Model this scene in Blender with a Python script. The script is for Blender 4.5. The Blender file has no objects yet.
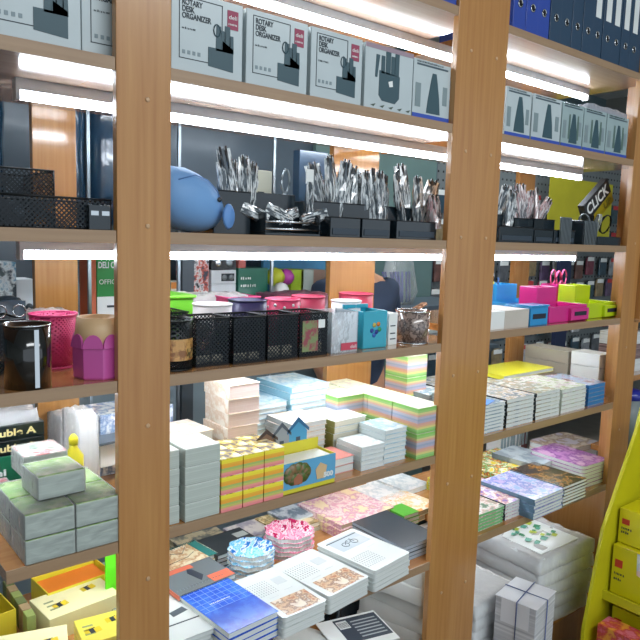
import bpy, math, random
from mathutils import Vector, Matrix, Euler
random.seed(7)
S = bpy.context.scene
C = S.collection
H = 1.6
# ---------------------------------------------------------------- camera
cd = bpy.data.cameras.new('camera'); cam = bpy.data.objects.new('camera', cd); C.objects.link(cam)
cd.sensor_width = 36; cd.lens = 677.41/640*36; cd.clip_start = .05
cam.matrix_world = Matrix(((0.77289639,0.05428323,-0.63220606,0),(-0.63381566,0.11338285,-0.76512877,0),
                           (0.03014766,0.99206737,0.12203875,H),(0,0,0,1)))
S.camera = cam
# ---------------------------------------------------------------- world, lights, exposure
S.view_settings.view_transform = 'Standard'; S.view_settings.look = 'None'
S.view_settings.exposure = 0.3; S.view_settings.gamma = 1
S.view_settings.use_curve_mapping = False
W = bpy.data.worlds.new('world'); S.world = W; W.use_nodes = True
W.node_tree.nodes['Background'].inputs[0].default_value = (.80,.9,1,1)
W.node_tree.nodes['Background'].inputs[1].default_value = .85
def area(name, loc, rot, sx, sy, power, col):
    l = bpy.data.lights.new(name, 'AREA'); l.shape = 'RECTANGLE'; l.size = sx; l.size_y = sy
    l.energy = power; l.color = col
    o = bpy.data.objects.new(name, l); C.objects.link(o); o.location = loc; o.rotation_euler = rot
area('aisle_ceiling_light', (1.2,-.9,2.95), (math.radians(18),0,0), 3.2, .5, 46, (.93,.97,1))
area('rear_ceiling_light', (2.4,2.15,2.95), (0,0,0), 3.6, .4, 34, (.9,.96,1))
LED_POWER = 26
# ---------------------------------------------------------------- materials
def hexc(h):
    h = h.lstrip('#'); v = [int(h[i:i+2],16)/255 for i in (0,2,4)]
    return tuple(((c+.055)/1.055)**2.4 if c > .04045 else c/12.92 for c in v)+(1,)
_mc = {}
def mat(key, col=None, rough=.5, metal=0, coat=0, bump=0, bscale=60, alpha=1, emit=None, es=0, var=.06, vscale=8):
    if key in _mc: return _mc[key]
    m = bpy.data.materials.new(key); m.use_nodes = True; nt = m.node_tree; b = nt.nodes['Principled BSDF']
    c = hexc(col)
    if var:
        tc = nt.nodes.new('ShaderNodeTexCoord'); n = nt.nodes.new('ShaderNodeTexNoise'); n.inputs['Scale'].default_value = vscale
        nt.links.new(tc.outputs['Object'], n.inputs['Vector'])
        r = nt.nodes.new('ShaderNodeValToRGB'); nt.links.new(n.outputs['Fac'], r.inputs[0])
        r.color_ramp.elements[0].position = .3; r.color_ramp.elements[1].position = .7
        r.color_ramp.elements[0].color = tuple(x*(1-var) for x in c[:3])+(1,)
        r.color_ramp.elements[1].color = tuple(min(1,x*(1+var)) for x in c[:3])+(1,)
        nt.links.new(r.outputs[0], b.inputs['Base Color'])
    else: b.inputs['Base Color'].default_value = c
    b.inputs['Roughness'].default_value = rough; b.inputs['Metallic'].default_value = metal
    b.inputs['Coat Weight'].default_value = coat; b.inputs['Coat Roughness'].default_value = .12
    b.inputs['Alpha'].default_value = alpha
    if emit: b.inputs['Emission Color'].default_value = hexc(emit); b.inputs['Emission Strength'].default_value = es
    if bump:
        tc = nt.nodes.new('ShaderNodeTexCoord'); n2 = nt.nodes.new('ShaderNodeTexNoise'); n2.inputs['Scale'].default_value = bscale
        nt.links.new(tc.outputs['Object'], n2.inputs['Vector'])
        bp = nt.nodes.new('ShaderNodeBump'); bp.inputs['Strength'].default_value = bump; bp.inputs['Distance'].default_value = .004
        nt.links.new(n2.outputs['Fac'], bp.inputs['Height']); nt.links.new(bp.outputs[0], b.inputs['Normal'])
    _mc[key] = m; return m
def print_mat(key, cols, scale=9, rough=.35, coat=.3, detail=3, stretch=(1,1,1), seed=0):
    """printed cover: patches of flat ink colours"""
    if key in _mc: return _mc[key]
    m = bpy.data.materials.new(key); m.use_nodes = True; nt = m.node_tree; b = nt.nodes['Principled BSDF']
    tc = nt.nodes.new('ShaderNodeTexCoord'); mp = nt.nodes.new('ShaderNodeMapping')
    mp.inputs['Scale'].default_value = stretch; mp.inputs['Location'].default_value = (seed*1.7, seed*.9, seed*.3)
    n = nt.nodes.new('ShaderNodeTexNoise'); n.inputs['Scale'].default_value = scale*1.7; n.inputs['Detail'].default_value = detail+3; n.inputs['Roughness'].default_value = .6
    nt.links.new(tc.outputs['Object'], mp.inputs[0]); nt.links.new(mp.outputs[0], n.inputs['Vector'])
    r = nt.nodes.new('ShaderNodeValToRGB'); r.color_ramp.interpolation = 'LINEAR'
    k = len(cols)
    while len(r.color_ramp.elements) < k: r.color_ramp.elements.new(.5)
    for i, c in enumerate(cols):
        r.color_ramp.elements[i].position = 0 if i == 0 else .34+.32*(i/(k))
        r.color_ramp.elements[i].color = hexc(c)
    nt.links.new(n.outputs['Fac'], r.inputs[0]); nt.links.new(r.outputs[0], b.inputs['Base Color'])
    b.inputs['Roughness'].default_value = rough; b.inputs['Coat Weight'].default_value = coat
    _mc[key] = m; return m
def wood_mat(key, a, b_, rough=.3, axis='Z', coat=.25):
    m = bpy.data.materials.new(key); m.use_nodes = True; nt = m.node_tree; b = nt.nodes['Principled BSDF']
    tc = nt.nodes.new('ShaderNodeTexCoord'); mp = nt.nodes.new('ShaderNodeMapping')
    mp.inputs['Scale'].default_value = (40,40,1.6) if axis == 'Z' else (1.6,40,40)
    nt.links.new(tc.outputs['Object'], mp.inputs[0])
    n = nt.nodes.new('ShaderNodeTexNoise'); n.inputs['Scale'].default_value = 2.2; n.inputs['Detail'].default_value = 5
    nt.links.new(mp.outputs[0], n.inputs['Vector'])
    r = nt.nodes.new('ShaderNodeValToRGB'); nt.links.new(n.outputs['Fac'], r.inputs[0])
    r.color_ramp.elements[0].position = .25; r.color_ramp.elements[1].position = .75
    r.color_ramp.elements[0].color = hexc(a); r.color_ramp.elements[1].color = hexc(b_)
    nt.links.new(r.outputs[0], b.inputs['Base Color']); b.inputs['Roughness'].default_value = rough
    b.inputs['Coat Weight'].default_value = coat; b.inputs['Coat Roughness'].default_value = .15
    return m
def mesh_mat(key, col, n=260, hole=.45, rough=.4, metal=.3):
    """expanded wire mesh: real see-through holes in a lattice pattern"""
    if key in _mc: return _mc[key]
    m = bpy.data.materials.new(key); m.use_nodes = True; nt = m.node_tree; b = nt.nodes['Principled BSDF']
    b.inputs['Base Color'].default_value = hexc(col); b.inputs['Roughness'].default_value = rough; b.inputs['Metallic'].default_value = metal
    tc = nt.nodes.new('ShaderNodeTexCoord'); sp = nt.nodes.new('ShaderNodeSeparateXYZ'); nt.links.new(tc.outputs['Object'], sp.inputs[0])
    def mth(op, a, b2=None):
        k = nt.nodes.new('ShaderNodeMath'); k.operation = op
        for i, v in enumerate((a, b2)):
            if v is None: continue
            if isinstance(v, (int,float)): k.inputs[i].default_value = v
            else: nt.links.new(v, k.inputs[i])
        return k.outputs[0]
    xy = mth('ADD', sp.outputs[0], mth('MULTIPLY', sp.outputs[1], 1.31))
    p = mth('SINE', mth('MULTIPLY', mth('ADD', xy, sp.outputs[2]), n)); q = mth('SINE', mth('MULTIPLY', mth('SUBTRACT', xy, sp.outputs[2]), n))
    hole_f = mth('GREATER_THAN', mth('MINIMUM', mth('ABSOLUTE', p), mth('ABSOLUTE', q)), 1-hole)
    nt.links.new(mth('SUBTRACT', 1, hole_f), b.inputs['Alpha'])
    _mc[key] = m; return m
def film_mat(key, tint='#ffffff', opacity=.18, rough=.15, bump=.5, bscale=40):
    """thin clear plastic film"""
    if key in _mc: return _mc[key]
    m = bpy.data.materials.new(key); m.use_nodes = True; nt = m.node_tree; b = nt.nodes['Principled BSDF']; out = nt.nodes['Material Output']
    b.inputs['Base Color'].default_value = hexc(tint); b.inputs['Roughness'].default_value = rough
    tr = nt.nodes.new('ShaderNodeBsdfTransparent'); mx = nt.nodes.new('ShaderNodeMixShader')
    fr = nt.nodes.new('ShaderNodeFresnel'); fr.inputs[0].default_value = 1.45
    ad = nt.nodes.new('ShaderNodeMath'); ad.operation = 'ADD'; ad.use_clamp = True; ad.inputs[1].default_value = opacity
    n = nt.nodes.new('ShaderNodeTexNoise'); n.inputs['Scale'].default_value = bscale; tc = nt.nodes.new('ShaderNodeTexCoord')
    nt.links.new(tc.outputs['Object'], n.inputs['Vector'])
    bp = nt.nodes.new('ShaderNodeBump'); bp.inputs['Strength'].default_value = bump; bp.inputs['Distance'].default_value = .006
    nt.links.new(n.outputs['Fac'], bp.inputs['Height']); nt.links.new(bp.outputs[0], b.inputs['Normal']); nt.links.new(bp.outputs[0], fr.inputs['Normal'])
    nt.links.new(fr.outputs[0], ad.inputs[0]); nt.links.new(ad.outputs[0], mx.inputs[0])
    nt.links.new(tr.outputs[0], mx.inputs[1]); nt.links.new(b.outputs[0], mx.inputs[2]); nt.links.new(mx.outputs[0], out.inputs[0])
    _mc[key] = m; return m
WOODV = wood_mat('beech_laminate_upright', '#a8733e', '#bb8a50', .28, 'Z')
WOODG = wood_mat('beech_laminate_rear', '#a8733e', '#bb8a50', .14, 'Z', .6)
WOODH = wood_mat('beech_laminate_shelf', '#a8733f', '#bd8853', .12, 'X', .8)
UNDER = wood_mat('underside_laminate_with_glow', '#c0a08a', '#cfb29c', .13, 'X', .8)  # paler than the board tops: glow of the LEDs put into the colour
EDGE = wood_mat('shelf_edge_banding', '#94775a', '#a5896a', .4, 'X')
WHITE = mat('white_card', '#e6ebe9', .45, coat=.2); PAPER = mat('paper', '#e4e8e4', .7, var=.03)
def page_mat(key, a, b_, k=900, axis=2):
    if key in _mc: return _mc[key]
    m = bpy.data.materials.new(key); m.use_nodes = True; nt = m.node_tree; b = nt.nodes['Principled BSDF']
    tc = nt.nodes.new('ShaderNodeTexCoord'); w = nt.nodes.new('ShaderNodeTexNoise'); mp = nt.nodes.new('ShaderNodeMapping')
    mp.inputs['Scale'].default_value = (2,2,k); w.inputs['Scale'].default_value = 1
    nt.links.new(tc.outputs['Object'], mp.inputs[0]); nt.links.new(mp.outputs[0], w.inputs['Vector'])
    r = nt.nodes.new('ShaderNodeValToRGB'); r.color_ramp.elements[0].color = hexc(a); r.color_ramp.elements[1].color = hexc(b_)
    r.color_ramp.elements[0].position = .3; r.color_ramp.elements[1].position = .7
    nt.links.new(w.outputs['Fac'], r.inputs[0]); nt.links.new(r.outputs[0], b.inputs['Base Color']); b.inputs['Roughness'].default_value = .75
    _mc[key] = m; return m
PAGES = page_mat('page_edges', '#c3cbc9', '#e8ecea'); PAGESC = page_mat('cream_page_edges', '#c9c6b0', '#ece8d6')
BLACK = mat('black_plastic', '#1a272f', .22, coat=.5); BLACKW = mat('black_wire', '#14181a', .35, .4)  # the black plastic has a bluish veil of glare mixed into its colour
DARK = mat('dark_slate', '#2e3c48', .4); CHROME = mat('chrome', '#c9ced1', .18, 1, var=0); STEEL = mat('steel', '#8d979c', .35, .8)
INK = mat('dark_ink', '#26343c', .5, var=0); TEALINK = mat('teal_ink', '#31505a', .45); REDINK = mat('red_ink', '#983c58', .5, var=0)
FILM = film_mat('clear_film', opacity=.05); FILMC = film_mat('crumpled_film', opacity=.32, bump=1, bscale=28)
BMESH = mesh_mat('black_wire_mesh', '#1c242a', 340, .62); 
# ---------------------------------------------------------------- geometry helpers
class M:
    def __init__(s): s.v = []; s.f = []; s.m = []; s.sm = []
    def add(s, vs, fs, m=0, smooth=False, T=None):
        k = len(s.v)
        for v in vs: s.v.append(tuple(T @ Vector(v)) if T is not None else tuple(v))
        for f in fs: s.f.append([i+k for i in f]); s.m.append(m); s.sm.append(smooth)
        return s
    def box(s, x0, x1, y0, y1, z0, z1, m=0, T=None):
        vs = [(x,y,z) for z in (z0,z1) for y in (y0,y1) for x in (x0,x1)]
        return s.add(vs, [(0,2,3,1),(4,5,7,6),(0,1,5,4),(2,6,7,3),(0,4,6,2),(1,3,7,5)], m, T=T)
    def lathe(s, prof, n=28, m=0, T=None, sq=0, sx=1, sy=1, smooth=True, a0=0):
        vs = []; fs = []
        for (r, z) in prof:
            for i in range(n):
                a = 2*math.pi*i/n+a0; c, d = math.cos(a), math.sin(a)
                k = 1
                if sq: k = 1/((abs(c)**sq+abs(d)**sq)**(1/sq))
                vs.append((r*c*k*sx, r*d*k*sy, z))
        for j in range(len(prof)-1):
            for i in range(n):
                i2 = (i+1) % n; fs.append((j*n+i, j*n+i2, (j+1)*n+i2, (j+1)*n+i))
        if prof[0][0] > 1e-5: fs.append(tuple(reversed(range(n))))
        if prof[-1][0] > 1e-5: fs.append(tuple(range((len(prof)-1)*n, len(prof)*n)))
        return s.add(vs, fs, m, smooth, T)
    def tube(s, pts, r, n=6, m=0, T=None, closed=False):
        vs = []; fs = []; pts = [Vector(p) for p in pts]; K = len(pts)
        for i, p in enumerate(pts):
            a = pts[(i-1) % K] if (closed or i > 0) else p; b = pts[(i+1) % K] if (closed or i < K-1) else p
            d = (b-a).normalized(); u = d.cross(Vector((0,0,1)))
            if u.length < .05: u = d.cross(Vector((1,0,0)))
            u.normalize(); w = d.cross(u)
            for j in range(n):
                t = 2*math.pi*j/n; vs.append(tuple(p+u*r*math.cos(t)+w*r*math.sin(t)))
        for i in range(K if closed else K-1):
            for j in range(n):
                j2 = (j+1) % n; i2 = (i+1) % K; fs.append((i*n+j, i*n+j2, i2*n+j2, i2*n+j))
        if not closed: fs += [tuple(reversed(range(n))), tuple(range((K-1)*n, K*n))]
        return s.add(vs, fs, m, True, T)
    def prism(s, poly, y0, y1, m=0, T=None):    # polygon in xz, extruded along y
        n = len(poly); vs = [(x,y0,z) for x,z in poly]+[(x,y1,z) for x,z in poly]
        return s.add(vs, [tuple(range(n)), tuple(reversed(range(n,2*n)))]+[(i,i+n,(i+1)%n+n,(i+1)%n) for i in range(n)], m, T=T)
    def flat(s, poly, z0, z1, m=0, T=None):     # polygon in xy, extruded along z
        n = len(poly); vs = [(x,y,z0) for x,y in poly]+[(x,y,z1) for x,y in poly]
        return s.add(vs, [tuple(reversed(range(n))), tuple(range(n,2*n))]+[(i,(i+1)%n,(i+1)%n+n,i+n) for i in range(n)], m, T=T)
def put(name, mb, mats, parent=None, bevel=0, loc=None):
    me = bpy.data.meshes.new(name); me.from_pydata(mb.v, [], mb.f)
    if not isinstance(mats, (list,tuple)): mats = [mats]
    for x in mats: me.materials.append(x)
    me.polygons.foreach_set('material_index', mb.m); me.polygons.foreach_set('use_smooth', mb.sm); me.update()
    o = bpy.data.objects.new(name, me); C.objects.link(o); o.parent = parent
    if loc: o.location = loc
    if bevel:
        bv = o.modifiers.new('bevel','BEVEL'); bv.width = bevel; bv.segments = 2; bv.limit_method = 'ANGLE'
    return o
def tag(o, label, cat, group=None, kind=None):
    if label: o['label'] = label; o['category'] = cat
    if group: o['group'] = group
    if kind: o['kind'] = kind
    return o
def struct(name, mb, mats, bevel=0):
    o = put(name, mb, mats, None, bevel); o['kind'] = 'structure'; return o
def thing(name, loc, rz, label, cat, group=None):
    o = bpy.data.objects.new(name, None); C.objects.link(o); o.empty_display_size = .02
    o.location = loc; o.rotation_euler = (0,0,rz) if not isinstance(rz, tuple) else rz
    return tag(o, label, cat, group)
def dup(root, loc, rz, label, group=None):
    r = root.copy(); C.objects.link(r); r.location = loc; r.rotation_euler = (0,0,rz) if not isinstance(rz, tuple) else rz
    r['label'] = label
    if group: r['group'] = group
    for ch in list(root.children):
        c = ch.copy(); C.objects.link(c); c.parent = r
        for g in list(ch.children):
            d = g.copy(); C.objects.link(d); d.parent = c
    return r
def text(name, s, size, m, parent, loc, rot=(math.pi/2,0,0), width=None, bold=.0, align='LEFT', depth=.0003):
    cu = bpy.data.curves.new(name, 'FONT'); cu.body = s; cu.size = size; cu.extrude = depth; cu.offset = bold; cu.align_x = align; cu.space_line = .85
    o = bpy.data.objects.new(name+'_tmp', cu); C.objects.link(o)
    me = bpy.data.meshes.new_from_object(o.evaluated_get(bpy.context.evaluated_depsgraph_get())); bpy.data.objects.remove(o)
    if width and len(me.vertices):
        xs = [v.co.x for v in me.vertices]; k = width/(max(xs)-min(xs))
        for v in me.vertices: v.co.x *= k
    me.materials.clear(); me.materials.append(m)
    o = bpy.data.objects.new(name, me); C.objects.link(o); o.parent = parent; o.location = loc; o.rotation_euler = rot
    return o
R = random.uniform
def tiny_print(name, w, h, m, parent, loc, rot=(math.pi/2,0,0), words=3):
    """a line of print too small to read: short uneven strokes"""
    rr = random.Random(int(w*1e4)+words); g = M(); x = 0
    while x < w:
        k = rr.uniform(.25,.55)*h; g.box(x,min(w,x+k),rr.uniform(0,.15)*h,rr.uniform(.7,1)*h,0,.0003); x += k+rr.uniform(.15,.6)*h
    o = put(name, g, m, parent, loc=loc); o.rotation_euler = rot; return o
def frame_at(fl, fr):
    """front-left and front-right base corners on the shelf -> front centre, width, heading"""
    dx, dy = fr[0]-fl[0], fr[1]-fl[1]
    return ((fl[0]+fr[0])/2, (fl[1]+fr[1])/2), math.hypot(dx,dy), math.atan2(dy,dx)
ORD = ['topmost','second from top','third from top','fourth from top','fifth from top','sixth from top','seventh from top','eighth from top','ninth from top','tenth from top','eleventh from top','twelfth from top']
Z = dict(A=.6+H, B=.305+H, C=H, D=-.28+H, Dr=-.262+H, E=-.597+H, Er=-.578+H, F=-.91+H, Fr=-.893+H, G=.27)
# ================================================================ SETTING
FLOORM = mat('grey_floor_tile', '#8a8278', .25); 
struct('floor', M().box(-2.5,6.5,-2.5,3.6,-.05,0), FLOORM)
struct('ceiling', M().box(-2.5,6.5,-2.5,3.6,3.0,3.05), mat('ceiling_paint', '#cfd2d0', .8))
struct('wall_back', M().box(-2.5,6.5,3.5,3.6,0,3.0), mat('wall_back_paint', '#5b6f74', .6))
struct('wall_left', M().box(-2.5,-2.4,-2.5,3.5,0,3.0), mat('wall_left_paint', '#a5aaa6', .7))
struct('wall_right', M().box(6.4,6.5,-2.5,3.5,0,3.0), mat('wall_right_paint', '#8b8d88', .7))
# ================================================================ SHELVING UNITS
def shelving(name, x0, x1, label, posts, boards, backs, deck=True):
    u = thing(name, (x0,1.2,0), 0, label, 'shelving unit', 'beech laminate shelving units')
    for (a, b) in posts:
        p = put('upright', M().box(a-x0,b-x0,-.002,.016,0,2.75), WOODV, u, .0015)
        for z in (2.12,1.63,1.245,.93,1.86,.6):
            for xx in ([(a+b)/2] if b-a < .15 else [a+.05,b-.055]):
                sc = M(); sc.lathe([(.0045,0),(.0045,.0012),(.003,.0018)], 12, T=Matrix.Translation((xx-x0+.006,-.002,z-.02)) @ Matrix.Rotation(math.pi/2,4,'X'))
                put('screw_cap', sc, mat('screw_cap', '#c7a27a', .3), p)
    for (a, b) in backs:
        put('rear_upright', M().box(a-x0,b-x0,.49,.512,0,2.75), WOODG, u, .0015)
    for (z, a, b) in boards:
        fa = max([a]+[q[1] for q in posts if q[1] < (a+b)/2]); fb = min([b]+[q[0] for q in posts if q[0] > (a+b)/2])
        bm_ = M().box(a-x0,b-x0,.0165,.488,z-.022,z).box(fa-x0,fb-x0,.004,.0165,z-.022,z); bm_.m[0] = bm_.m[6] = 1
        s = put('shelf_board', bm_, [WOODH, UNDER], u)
        put('edge_band', M().box(fa-x0,fb-x0,.0,.004,z-.023,z), EDGE, s)
    if deck:
        put('plinth', M().box(x0-x0+.0,x1-x0,.03,.05,0,.248), WOODV, u)
        put('shelf_board', M().box(x0-x0,x1-x0,.0,.488,.248,.27), WOODH, u)
    return u
shelving('shelving_unit', .2, .503, 'beech laminate shelving bay cut off by the left photo edge, holding green topped cubes', [],
  [(Z[k], (.3 if k == 'E' else .02), .503) for k in 'ABCDEF'], [])
shelving('shelving_unit', .504, 1.639, 'beech laminate shelving bay in the middle, between the left and the wide centre upright', [(.504,.611),(1.424,1.639)],
  [(Z[k], .504, 1.530) for k in 'ABCDEF'], [(.505,.608),(1.433,1.636)])
shelving('shelving_unit', 1.532, 2.52, 'beech laminate shelving bay right of the wide centre upright, blue binders on top', [(2.415,2.52)],
  [(z, 1.64, 2.52) for z in (Z['A'],Z['B'],Z['C'],Z['Dr'],Z['Er'],Z['Fr'])], [(2.45,2.56)])
# side return board by the right upright
# LED battens
TUBE = mat('led_tube', '#ffffff', .5, emit='#e9f4ff', es=LED_POWER, var=0)
HOUS = mat('batten_housing', '#c9ccd0', .4)
ADDED_TUBE = mat('added_tube_dim', '#ffffff', .5, emit='#e9f4ff', es=9, var=0)  # weaker tube for the added battens above the bottom packs
def batten(x0, x1, z, label, y=1.41, grp=None, tube=TUBE):
    b = thing('led_batten', ((x0+x1)/2, y, z), 0, label, 'light', grp)
    L = (x1-x0)/2
    put('housing', M().box(-L,L,-.012,.012,-.022,0), HOUS, b, .001)
    t = M(); t.tube([(-L+.006,0,-.030),(L-.006,0,-.030)], .0095, 12); put('diffuser_tube', t, tube, b)
    for s in (-1,1): put('end_cap', M().box(min(s*L,s*(L-.008)),max(s*L,s*(L-.008)),-.012,.012,-.041,-.0221), HOUS, b)
U = .022
spec = [(.02,.685,'left bay'),(.70,1.69,'middle bay'),(1.705,2.43,'right bay')]
names = {'A':'the binder shelf','B':'the shelf of boxed desk organisers','C':'the shelf of black pen organisers','D':'the shelf of pen cups','E':'the shelf of memo cubes','F':'the lower notebook shelf, added to brighten the packs'}
for k in 'ABCDEF':
    for (a, b, n) in spec:
        if k == 'F' and n == 'left bay': continue
        zz = Z[k] if n != 'right bay' else Z[{'D':'Dr','E':'Er','F':'Fr'}.get(k,k)]
        if n == 'left bay' and k in 'ABC': a = .39
        if n == 'left bay' and k == 'E': a = .31
        batten(a, b, zz-U, 'lit LED batten under %s, %s' % (names[k], n), grp='LED battens under the shelves', tube=ADDED_TUBE if k == 'F' else TUBE)  # the F battens are unseen extras, added to brighten the packs below
# metal strips at the rear of the shelves
for i, (x, lb) in enumerate([(.89,'behind the blue whale case'),(1.205,'behind the middle of the pen cup row'),(.64,'beside the left rear upright')]):
    tag(put('slotted_metal_strip', M().box(x-.004,x+.004,1.694,1.702,.9,2.3), STEEL), 'thin vertical metal strip '+lb, 'metal strip', 'vertical metal strips')
# ================================================================ SHELF A: lever arch binders
def binder(col, label_on, lab):
    t = thing('lever_arch_binder', (0,0,0), 0, lab, 'binder')
    b = M(); b.box(-.0295,.0295,0,.006,0,.315); b.box(-.0295,-.0265,.006,.27,0,.315); b.box(.0265,.0295,.006,.27,0,.315)
    put('cover', b, col, t, .001)
    put('pages', M().box(-.024,.024,.012,.255,.006,.30), PAGES, t)
    r = M(); pts = [(.010*math.cos(a*math.pi/8), -.0008, .072+.010*math.sin(a*math.pi/8)) for a in range(16)]
    r.tube(pts, .0022, 6, closed=True); put('finger_ring', r, CHROME, t)
    h = M(); h.lathe([(.0085,0),(.0085,.0006)], 16, T=Matrix.Translation((0,0,.072)) @ Matrix.Rotation(math.pi/2,4,'X')); put('finger_hole', h, mat('hole_black','#05070a',.9,var=0), t)
    if label_on: put('spine_label', M().box(-.016,.016,-.0008,0,.125,.28), WHITE, t)
    return t
BLUE = mat('binder_blue', '#2445a0', .4, coat=.2); NAVY = mat('binder_dark', '#22405a', .4, coat=.2)
bb = binder(BLUE, False, 'x'); bd = binder(NAVY, False, 'x'); bl = binder(NAVY, True, 'x')
nth = ['first','second','third','fourth','fifth','sixth','seventh','eighth','ninth','tenth','eleventh','twelfth','thirteenth']
x = 1.667+.031; used = set()
for i in range(14):
    src = bb if i < 3 else (bd if i < 7 else bl)
    if i < 3: lab = 'bright blue lever arch binder, %s to the right of the wide centre upright' % nth[i]
    elif i < 7: lab = 'plain dark blue lever arch binder without a label, %s after the bright blue ones' % nth[i-3]
    else: lab = 'dark blue lever arch binder with white spine label, %s of the labelled ones' % nth[i-7]
    g = 'lever arch binders on the top right shelf'
    loc = (x, 1.207+R(0,.004), Z['A'])
    if id(src) in used: dup(src, loc, 0, lab, g)
    else: src.location = loc; src['label'] = lab; src['group'] = g; used.add(id(src))
    x += .0605
x = 1.392
for i in range(4):
    dup(bb, (x, 1.207, Z['A']), 0, 'bright blue binder at the top edge, %s to the left of the wide centre upright' % nth[i], 'lever arch binders on the top middle shelf'); x -= .0605
# ================================================================ SHELF B: boxed desk organisers
def organiser_print(par, x, z, k, y=-.0012, kind=0):
    """printed picture of a pen organiser, flat on the box"""
    g = M()
    if kind == 0:
        g.prism([(x-.03*k,z),(x+.024*k,z-.004*k),(x+.024*k,z+.038*k),(x,z+.05*k),(x,z+.034*k),(x-.03*k,z+.034*k)], y, 0)
        for dx, h, w in ((-.008,.075,.006),(.002,.068,.005),(.011,.078,.007),(.02,.062,.005)):
            g.prism([(x+(dx-w)*k,z+.03*k),(x+(dx+w)*k,z+.03*k),(x+(dx+w*.8)*k,z+h*k),(x+(dx-w*.8)*k,z+h*k)], y, 0)
        g.tube([(x-.012*k+.007*k*math.cos(a),y,z+.066*k+.011*k*math.sin(a)) for a in [j*math.pi/6 for j in range(12)]], .0012, 4, closed=True)
    elif kind == 1:
        g.prism([(x-.03*k,z+.01*k),(x-.02*k,z),(x+.018*k,z-.002*k),(x+.03*k,z+.01*k),(x+.03*k,z+.055*k),(x-.03*k,z+.06*k)], y, 0)
        for dx, h, w in ((-.02,.09,.005),(-.005,.1,.007),(.009,.093,.005),(.021,.1,.006)):
            g.prism([(x+(dx-w)*k,z+.055*k),(x+(dx+w)*k,z+.055*k),(x+(dx+w)*k,z+h*k),(x+(dx-w)*k,z+h*k)], y, 0)
        g.prism([(x-.042*k,z+.045*k),(x-.036*k,z+.045*k),(x-.03*k,z+.09*k),(x-.04*k,z+.09*k)], y, 0)
    else:
        g.prism([(x-.026*k,z),(x+.026*k,z),(x+.021*k,z+.04*k),(x+.011*k,z+.085*k),(x+.007*k,z+.1*k),(x-.007*k,z+.1*k),(x-.012*k,z+.08*k),(x-.021*k,z+.035*k)], y, 0)
    put('printed_picture', g, TEALINK, par)
    if kind == 1: put('printed_spots', M().prism([(x+.0*k,z+.03*k),(x+.01*k,z+.032*k),(x+.008*k,z+.044*k),(x-.004*k,z+.04*k)], y-.0004, y), WHITE, par)
GREYBOX = mat('pale_grey_carton', '#b9c6c9', .4, coat=.2); SIDEBOX = mat('carton_side', '#a3b0b4', .45)
def giftbox(w, h, kind, label, loc, d=.15, zoff=0):
    t = thing('boxed_desk_organiser', loc, 0, label, 'box', 'boxed desk organisers on the second shelf')
    b = put('carton', M().box(-w/2,w/2,0,d,0,h), GREYBOX if kind < 3 else mat('clear_box_card','#9fb4b6',.25,coat=.6), t, .0012)
    if kind == 0:
        f = M(); a, c = -w*.40, w*.20; z0, z1 = h*.17, h*.93
        for (p, q, r_, s) in ((a,c,z1-.0015,z1),(a,a+.0015,z0,z1),(c-.0015,c,z0+.06,z1),(a,c-.02,z0,z0+.0015)): f.box(p,q,-.0008,0,r_,s)
        put('printed_frame', f, INK, t)
        text('printed_title', 'ROTARY\nDESK\nORGANIZER', .0145, INK, t, (a+.006,-.0006,h*.83), width=w*.40, bold=.0004)
        tiny_print('printed_caption', w*.18, .004, INK, t, (a+.006,-.0006,h*.53))
        ic = M()
        for j in range(4): ic.box(a+.007+j*.011, a+.013+j*.011, -.0008,0, h*.23, h*.23+.007)
        put('printed_icon_row', ic, mat('faint_ink','#7f9096',.5,var=0), t)
        pb = put('red_logo_patch', M().box(w*.27,w*.43,-.001,0,h*.66,h*.9), REDINK, t)
        text('logo_lettering', 'deli', .011, WHITE, pb, (w*.285,-.0013,h*.79), width=w*.12)
        tiny_print('logo_small_lettering', w*.12, .004, WHITE, pb, (w*.285,-.0013,h*.71))
        organiser_print(t, w*.2, h*.14, 1.05)
    elif kind == 1:
        organiser_print(t, 0, h*.16, 1.15, kind=1)
        put('top_band', M().box(-w/2,w/2,-.0008,0,h*.93,h), mat('mauve_print','#9a8894',.5), t)
        s = M()
        for j in range(5): s.prism([(-.06+.03*j,h*.07),(-.05+.03*j,h*.05),(-.043+.03*j,h*.1)], -.0008, 0)
        put('printed_leaves', s, mat('leaf_print','#4a5a50',.5), t)
    else:
        organiser_print(t, w*.05, h*.12, 1.0 if kind == 2 else .9, kind=2)
        put('blue_base_band', M().box(-w/2,w/2,-.0008,0,0,h*.09), mat('blue_print','#2f4fae',.4), t)
        put('title_band', M().box(-w*.42,w*.42,-.0008,0,h*.9,h*.93), mat('navy_line','#43565f',.4), t)
        tiny_print('printed_title', w*.7, .005, INK, t, (-w*.42,-.0006,h*.945))
        put('side_print', M().box(-w*.44,-w*.3,-.0008,0,h*.2,h*.6), mat('grey_print','#7d8f93',.5), t); put('side_print', M().box(w*.3,w*.42,-.0008,0,h*.3,h*.62), mat('grey_print','#7d8f93',.5), t)
        if kind == 3:
            s = M()
            for j in range(3): s.prism([(w*(-.2+.2*j),h*.2),(w*(-.1+.2*j),h*.2),(w*(-.12+.2*j),h*.75),(w*(-.18+.2*j),h*.75)], -.0010, -.0008)
            put('tall_print', s, mat('green_grey_print','#567069',.5), t)
    return t
zb = Z['B']
giftbox(.158,.15,0,'white ROTARY DESK ORGANIZER box right beside the left upright, first of three',(.697,1.212,zb))
giftbox(.158,.15,0,'white ROTARY DESK ORGANIZER box, middle one of the three in the middle bay',(.864,1.212,zb))
giftbox(.152,.15,0,'white ROTARY DESK ORGANIZER box beside the box with the round pen rack picture',(1.029,1.212,zb))
giftbox(.162,.15,1,'grey box printed with a bulky dark pen holder and leaves',(1.196,1.212,zb))
giftbox(.14,.145,2,'box with blue base band and tall narrow organiser picture, left of the wide centre upright',(1.352,1.214,zb))
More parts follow.
